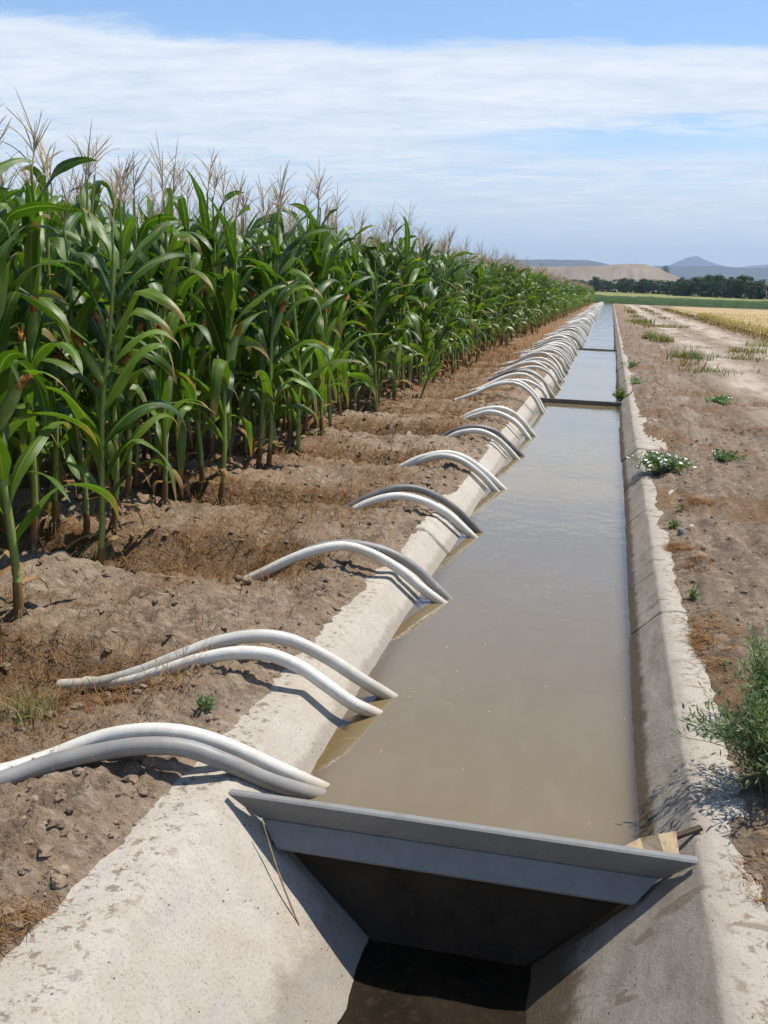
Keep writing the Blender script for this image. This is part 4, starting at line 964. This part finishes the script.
def far_tree(x, y, h, w, label, group, z=None):
    k = int(rng.integers(0, 6)); r = empty('tree', (x, y, float(gz(y)) if z is None else z), rng.uniform(0, 6.28)); r.scale = (h * w, h * w, h)
    link('crown', TM[k][0], r); link('trunk', TM[k][1], r); return tag(r, label, 'tree', group)
def px2x(px, y): return (px - 612) / 1000 * y
for i, px in enumerate(np.linspace(520, 668, 40)):
    y = 470 - (px - 590) * 0.3 + rng.uniform(-15, 15)
    far_tree(px2x(px, y) + rng.uniform(-1, 1), y, rng.uniform(4.6, 6.6), rng.uniform(1.2, 1.6), 'small dark tree in the left, more distant part of the far tree line', 'trees in the far tree line')
for i, px in enumerate(np.linspace(673, 830, 42)):
    y = 380 - (px - 675) * 0.6 + rng.uniform(-10, 10)
    if 752 < px < 757: continue
    far_tree(px2x(px, y) + rng.uniform(-1, 1), y, rng.uniform(5.6, 7.6) * (0.86 if px > 740 else 1.0), rng.uniform(1.0, 1.4), 'dark green tree in the right, nearer part of the far tree line', 'trees in the far tree line')
# light brush in the gap and a row of shrubs before the trees
for px in (668, 673, 679, 684): 
    y = 370; far_tree(px2x(px, y), y, rng.uniform(2.5, 3.6), 1.3, 'low pale shrub in the gap of the far tree line', 'shrubs in the tree line gap')

# ------------------------------------------------------------------ hill, mesas and mountains
def ridge(name, label, D, prof, depth, mat, ny=34, nx=150, rough=0.12, flat=0.35, gul=1.0, seed=0):
    """prof: list of (px, pixels above the horizon); real heights follow from the distance D"""
    pxs = np.array([p[0] for p in prof], float); hs = np.array([p[1] for p in prof], float)
    xs = np.linspace(pxs.min(), pxs.max(), nx); v01 = np.linspace(0, 1, ny)
    Pq, V = np.meshgrid(xs, v01)
    top = np.interp(Pq, pxs, hs) / 1000 * D + 1.5
    cross = np.clip(np.where(V < 0.5, sstep(0, flat, V), 1 - sstep(0.62, 1.0, V)), 0, 1)
    Yq = D + (V - flat) * depth; Xq = (Pq - 612) / 1000 * D
    g = fbm(Xq / (0.03 * D) + seed, Yq / (0.06 * D) + seed, 5, 0.55)
    ero = np.abs(fbm(Xq / (0.012 * D) * gul + seed, Yq / (0.05 * D), 4, 0.6))
    Z = top * cross * (1 - rough * 0.5 * ero * (1 - sstep(0.8, 1, cross)) * 2) + top * rough * g * cross * 0.25
    Z = np.maximum(Z, 0) - 0.9
    b = MB(); b.add(np.stack([Xq, Yq, Z], -1).reshape(-1, 3), grid_faces(ny, nx)); return tag(b.build(name, MAT[mat]), label, name, kind='structure')
ridge('hill', 'bare tan hill behind the far tree line', 1500, [(430, 0), (470, 10), (520, 16), (560, 18), (600, 20), (618, 22.5), (640, 22.5), (655, 19), (668, 13), (685, 6), (700, 3), (720, 0)], 420, 'hill', rough=0.35, seed=3)
ridge('hill', 'low pale foothill showing right of the far trees', 2300, [(690, 0), (720, 4), (750, 9), (768, 9.5), (800, 8), (860, 0)], 500, 'hill', rough=0.3, seed=13)
ridge('mesa', 'long blue mesa low on the horizon at left', 5000, [(0, 14), (300, 20), (420, 22), (500, 22.5), (560, 24), (585, 24.5), (600, 22), (618, 18), (640, 12), (670, 4), (700, 0)], 2400, 'mesa', rough=0.3, seed=5)
ridge('mesa', 'broad blue mesa behind the right trees', 5600, [(560, 0), (600, 9), (635, 19), (650, 21), (680, 21.5), (720, 22), (768, 21.5), (860, 22), (1000, 20), (1200, 10), (1300, 0)], 3000, 'mesa', rough=0.3, seed=8)
ridge('mountain', 'pale blue lone peak far off on the right', 9000, [(600, 0), (640, 14), (660, 20), (671, 25.5), (680, 30), (687, 30.8), (694, 27.5), (704, 24.5), (720, 21.5), (750, 17), (800, 0)], 2400, 'mesa', rough=0.15, seed=9, nx=120)
ridge('mountain', 'faint distant range at the far right', 10200, [(690, 0), (715, 20), (735, 23.5), (752, 25.5), (768, 26.5), (800, 27), (860, 24), (1000, 26), (1150, 0)], 2400, 'mesa', rough=0.15, seed=19)
c0 = np.array([px2x(660, 1500), 1508.0])
t = far_tree(c0[0], c0[1] - 12, 17, 1.5, 'single dark round tree on the shoulder of the tan hill', None, z=17.5)

# ------------------------------------------------------------------ haze
b = MB(); v, q = box((-18000, -500, -3.0), (18000, 13000, 460)); b.add(v, q)
hz = b.build('haze', [], smooth=False); tag(hz, 'pale blue haze over the distant plain', 'haze', kind='stuff')
m, nt, out = new_mat('haze_air'); g = N(nt)
pv = g.node('ShaderNodeVolumePrincipled'); pv.inputs['Color'].default_value = (0.60, 0.785, 1.0, 1); pv.inputs['Density'].default_value = 1.3e-4
pv.inputs['Anisotropy'].default_value = 0.0; pv.inputs['Density Attribute'].default_value = ''; pv.inputs['Temperature Attribute'].default_value = ''; pv.inputs['Color Attribute'].default_value = ''
nt.links.new(pv.outputs[0], out.inputs['Volume']); hz.data.materials.append(m)

# ------------------------------------------------------------------ light
SUN = _n(np.array([0.34, 0.275, 0.90])); EL = math.asin(SUN[2]); RT = math.atan2(SUN[0], SUN[1])
sd = bpy.data.lights.new('sun', 'SUN'); sd.energy = 4.2; sd.angle = math.radians(0.53); sd.color = (1.0, 0.945, 0.86)
so = bpy.data.objects.new('sun', sd); COL.objects.link(so); so.rotation_euler = Vector(-SUN).to_track_quat('-Z', 'Y').to_euler(); so.location = (3, 2, 8)
w = bpy.data.worlds.new('World'); scene.world = w; w.use_nodes = True; nt = w.node_tree; nt.nodes.clear(); g = N(nt)
out = nt.nodes.new('ShaderNodeOutputWorld'); bg = nt.nodes.new('ShaderNodeBackground'); nt.links.new(bg.outputs[0], out.inputs[0])
sky = g.node('ShaderNodeTexSky', sky_type='NISHITA'); sky.sun_disc = False; sky.sun_elevation = EL; sky.sun_rotation = RT; sky.altitude = 700; sky.air_density = 1.0; sky.dust_density = 0.6; sky.ozone_density = 1.4
d = g.node('ShaderNodeTexCoord').outputs['Generated']; sp = g.node('ShaderNodeSeparateXYZ'); g.put(sp.inputs[0], d)
zc = g.math('ADD', g.math('MAXIMUM', sp.outputs[2], 0.0), 0.07)
cv = g.node('ShaderNodeCombineXYZ'); g.put(cv.inputs[0], g.math('DIVIDE', sp.outputs[0], zc)); g.put(cv.inputs[1], g.math('DIVIDE', sp.outputs[1], zc))
mp = g.node('ShaderNodeMapping'); g.put(mp.inputs[0], cv.outputs[0]); mp.inputs['Rotation'].default_value = (0, 0, 0.35); mp.inputs['Scale'].default_value = (0.42, 0.85, 1)
n1 = g.noise(mp.outputs[0], 1.1, 8, 0.62, 0.35); n2 = g.noise(mp.outputs[0], 4.0, 8, 0.7, 0.3); n3 = g.noise(cv.outputs[0], 0.55, 4, 0.5)
cl = g.math('ADD', g.math('MULTIPLY', n1, 0.55), g.math('ADD', g.math('MULTIPLY', n2, 0.25), g.math('MULTIPLY', n3, 0.20)))
# the sheet of cloud ends in a ragged edge about 12 degrees up, with a blue gap lower down
puff = g.noise(mp.outputs[0], 11.0, 6, 0.7, 0.6)
jit = g.math('ADD', g.math('MULTIPLY', g.math('SUBTRACT', n1, 0.5), 0.045), g.math('ADD', g.math('MULTIPLY', g.math('SUBTRACT', n2, 0.5), 0.04), g.math('MULTIPLY', g.math('SUBTRACT', puff, 0.5), 0.025)))
el = g.math('ADD', sp.outputs[2], jit)
edge = g.mapr(el, 0.216, 0.198)
gapx = g.mapr(g.math('ADD', sp.outputs[0], g.math('MULTIPLY', g.math('SUBTRACT', n1, 0.5), 0.3)), -0.22, -0.02)
gz_ = g.math('ADD', g.math('SUBTRACT', sp.outputs[2], 0.128), g.math('MULTIPLY', jit, 0.8))
gap = g.math('POWER', 2.718, g.math('MULTIPLY', g.math('MULTIPLY', gz_, gz_), -5500.0))
gap = g.math('MULTIPLY', g.math('MULTIPLY', gap, gapx), 0.9)
tex = g.math('ADD', cl, g.math('MULTIPLY', g.math('SUBTRACT', puff, 0.5), 0.38))
cover = g.mapr(g.math('ADD', tex, g.math('MULTIPLY', g.math('SUBTRACT', sp.outputs[2], 0.10), 1.1)), 0.35, 0.53)
cover = g.math('SUBTRACT', cover, gap, clamp=True)
wisp = g.math('MULTIPLY', g.mapr(tex, 0.55, 0.75), 0.35)
cover = g.math('ADD', g.math('MULTIPLY', cover, edge), wisp, clamp=True)
cover = g.math('MULTIPLY', cover, 0.92)
low = g.mapr(sp.outputs[2], 0.17, 0.0)
clear = g.mix(1.0, sky.outputs[0], (0.92, 1.05, 1.16), 'MULTIPLY')
base = g.mix(g.math('MULTIPLY', low, 0.9), clear, (5.7, 6.2, 6.7))
cloudc = g.mix(g.ramp(g.math('ADD', g.math('MULTIPLY', n2, 0.6), g.math('MULTIPLY', puff, 0.4)), [(0.36, 0), (0.62, 1)]), (5.0, 5.5, 6.2), (7.3, 7.4, 7.5))
g.put(bg.inputs[0], g.mix(cover, base, cloudc)); bg.inputs[1].default_value = 0.1

# ------------------------------------------------------------------ render settings
scene.render.engine = 'CYCLES'
scene.view_settings.view_transform = 'Standard'; scene.view_settings.look = 'None'; scene.view_settings.gamma = 1.0; scene.view_settings.use_curve_mapping = False
scene.view_settings.exposure = 0.58
c = scene.cycles; c.use_denoising = True; c.max_bounces = 6; c.diffuse_bounces = 3; c.glossy_bounces = 3; c.transmission_bounces = 4; c.transparent_max_bounces = 8; c.volume_bounces = 0
c.use_adaptive_sampling = True; c.adaptive_threshold = 0.01
c.caustics_reflective = False; c.caustics_refractive = False
scene.render.resolution_x = 768; scene.render.resolution_y = 1024
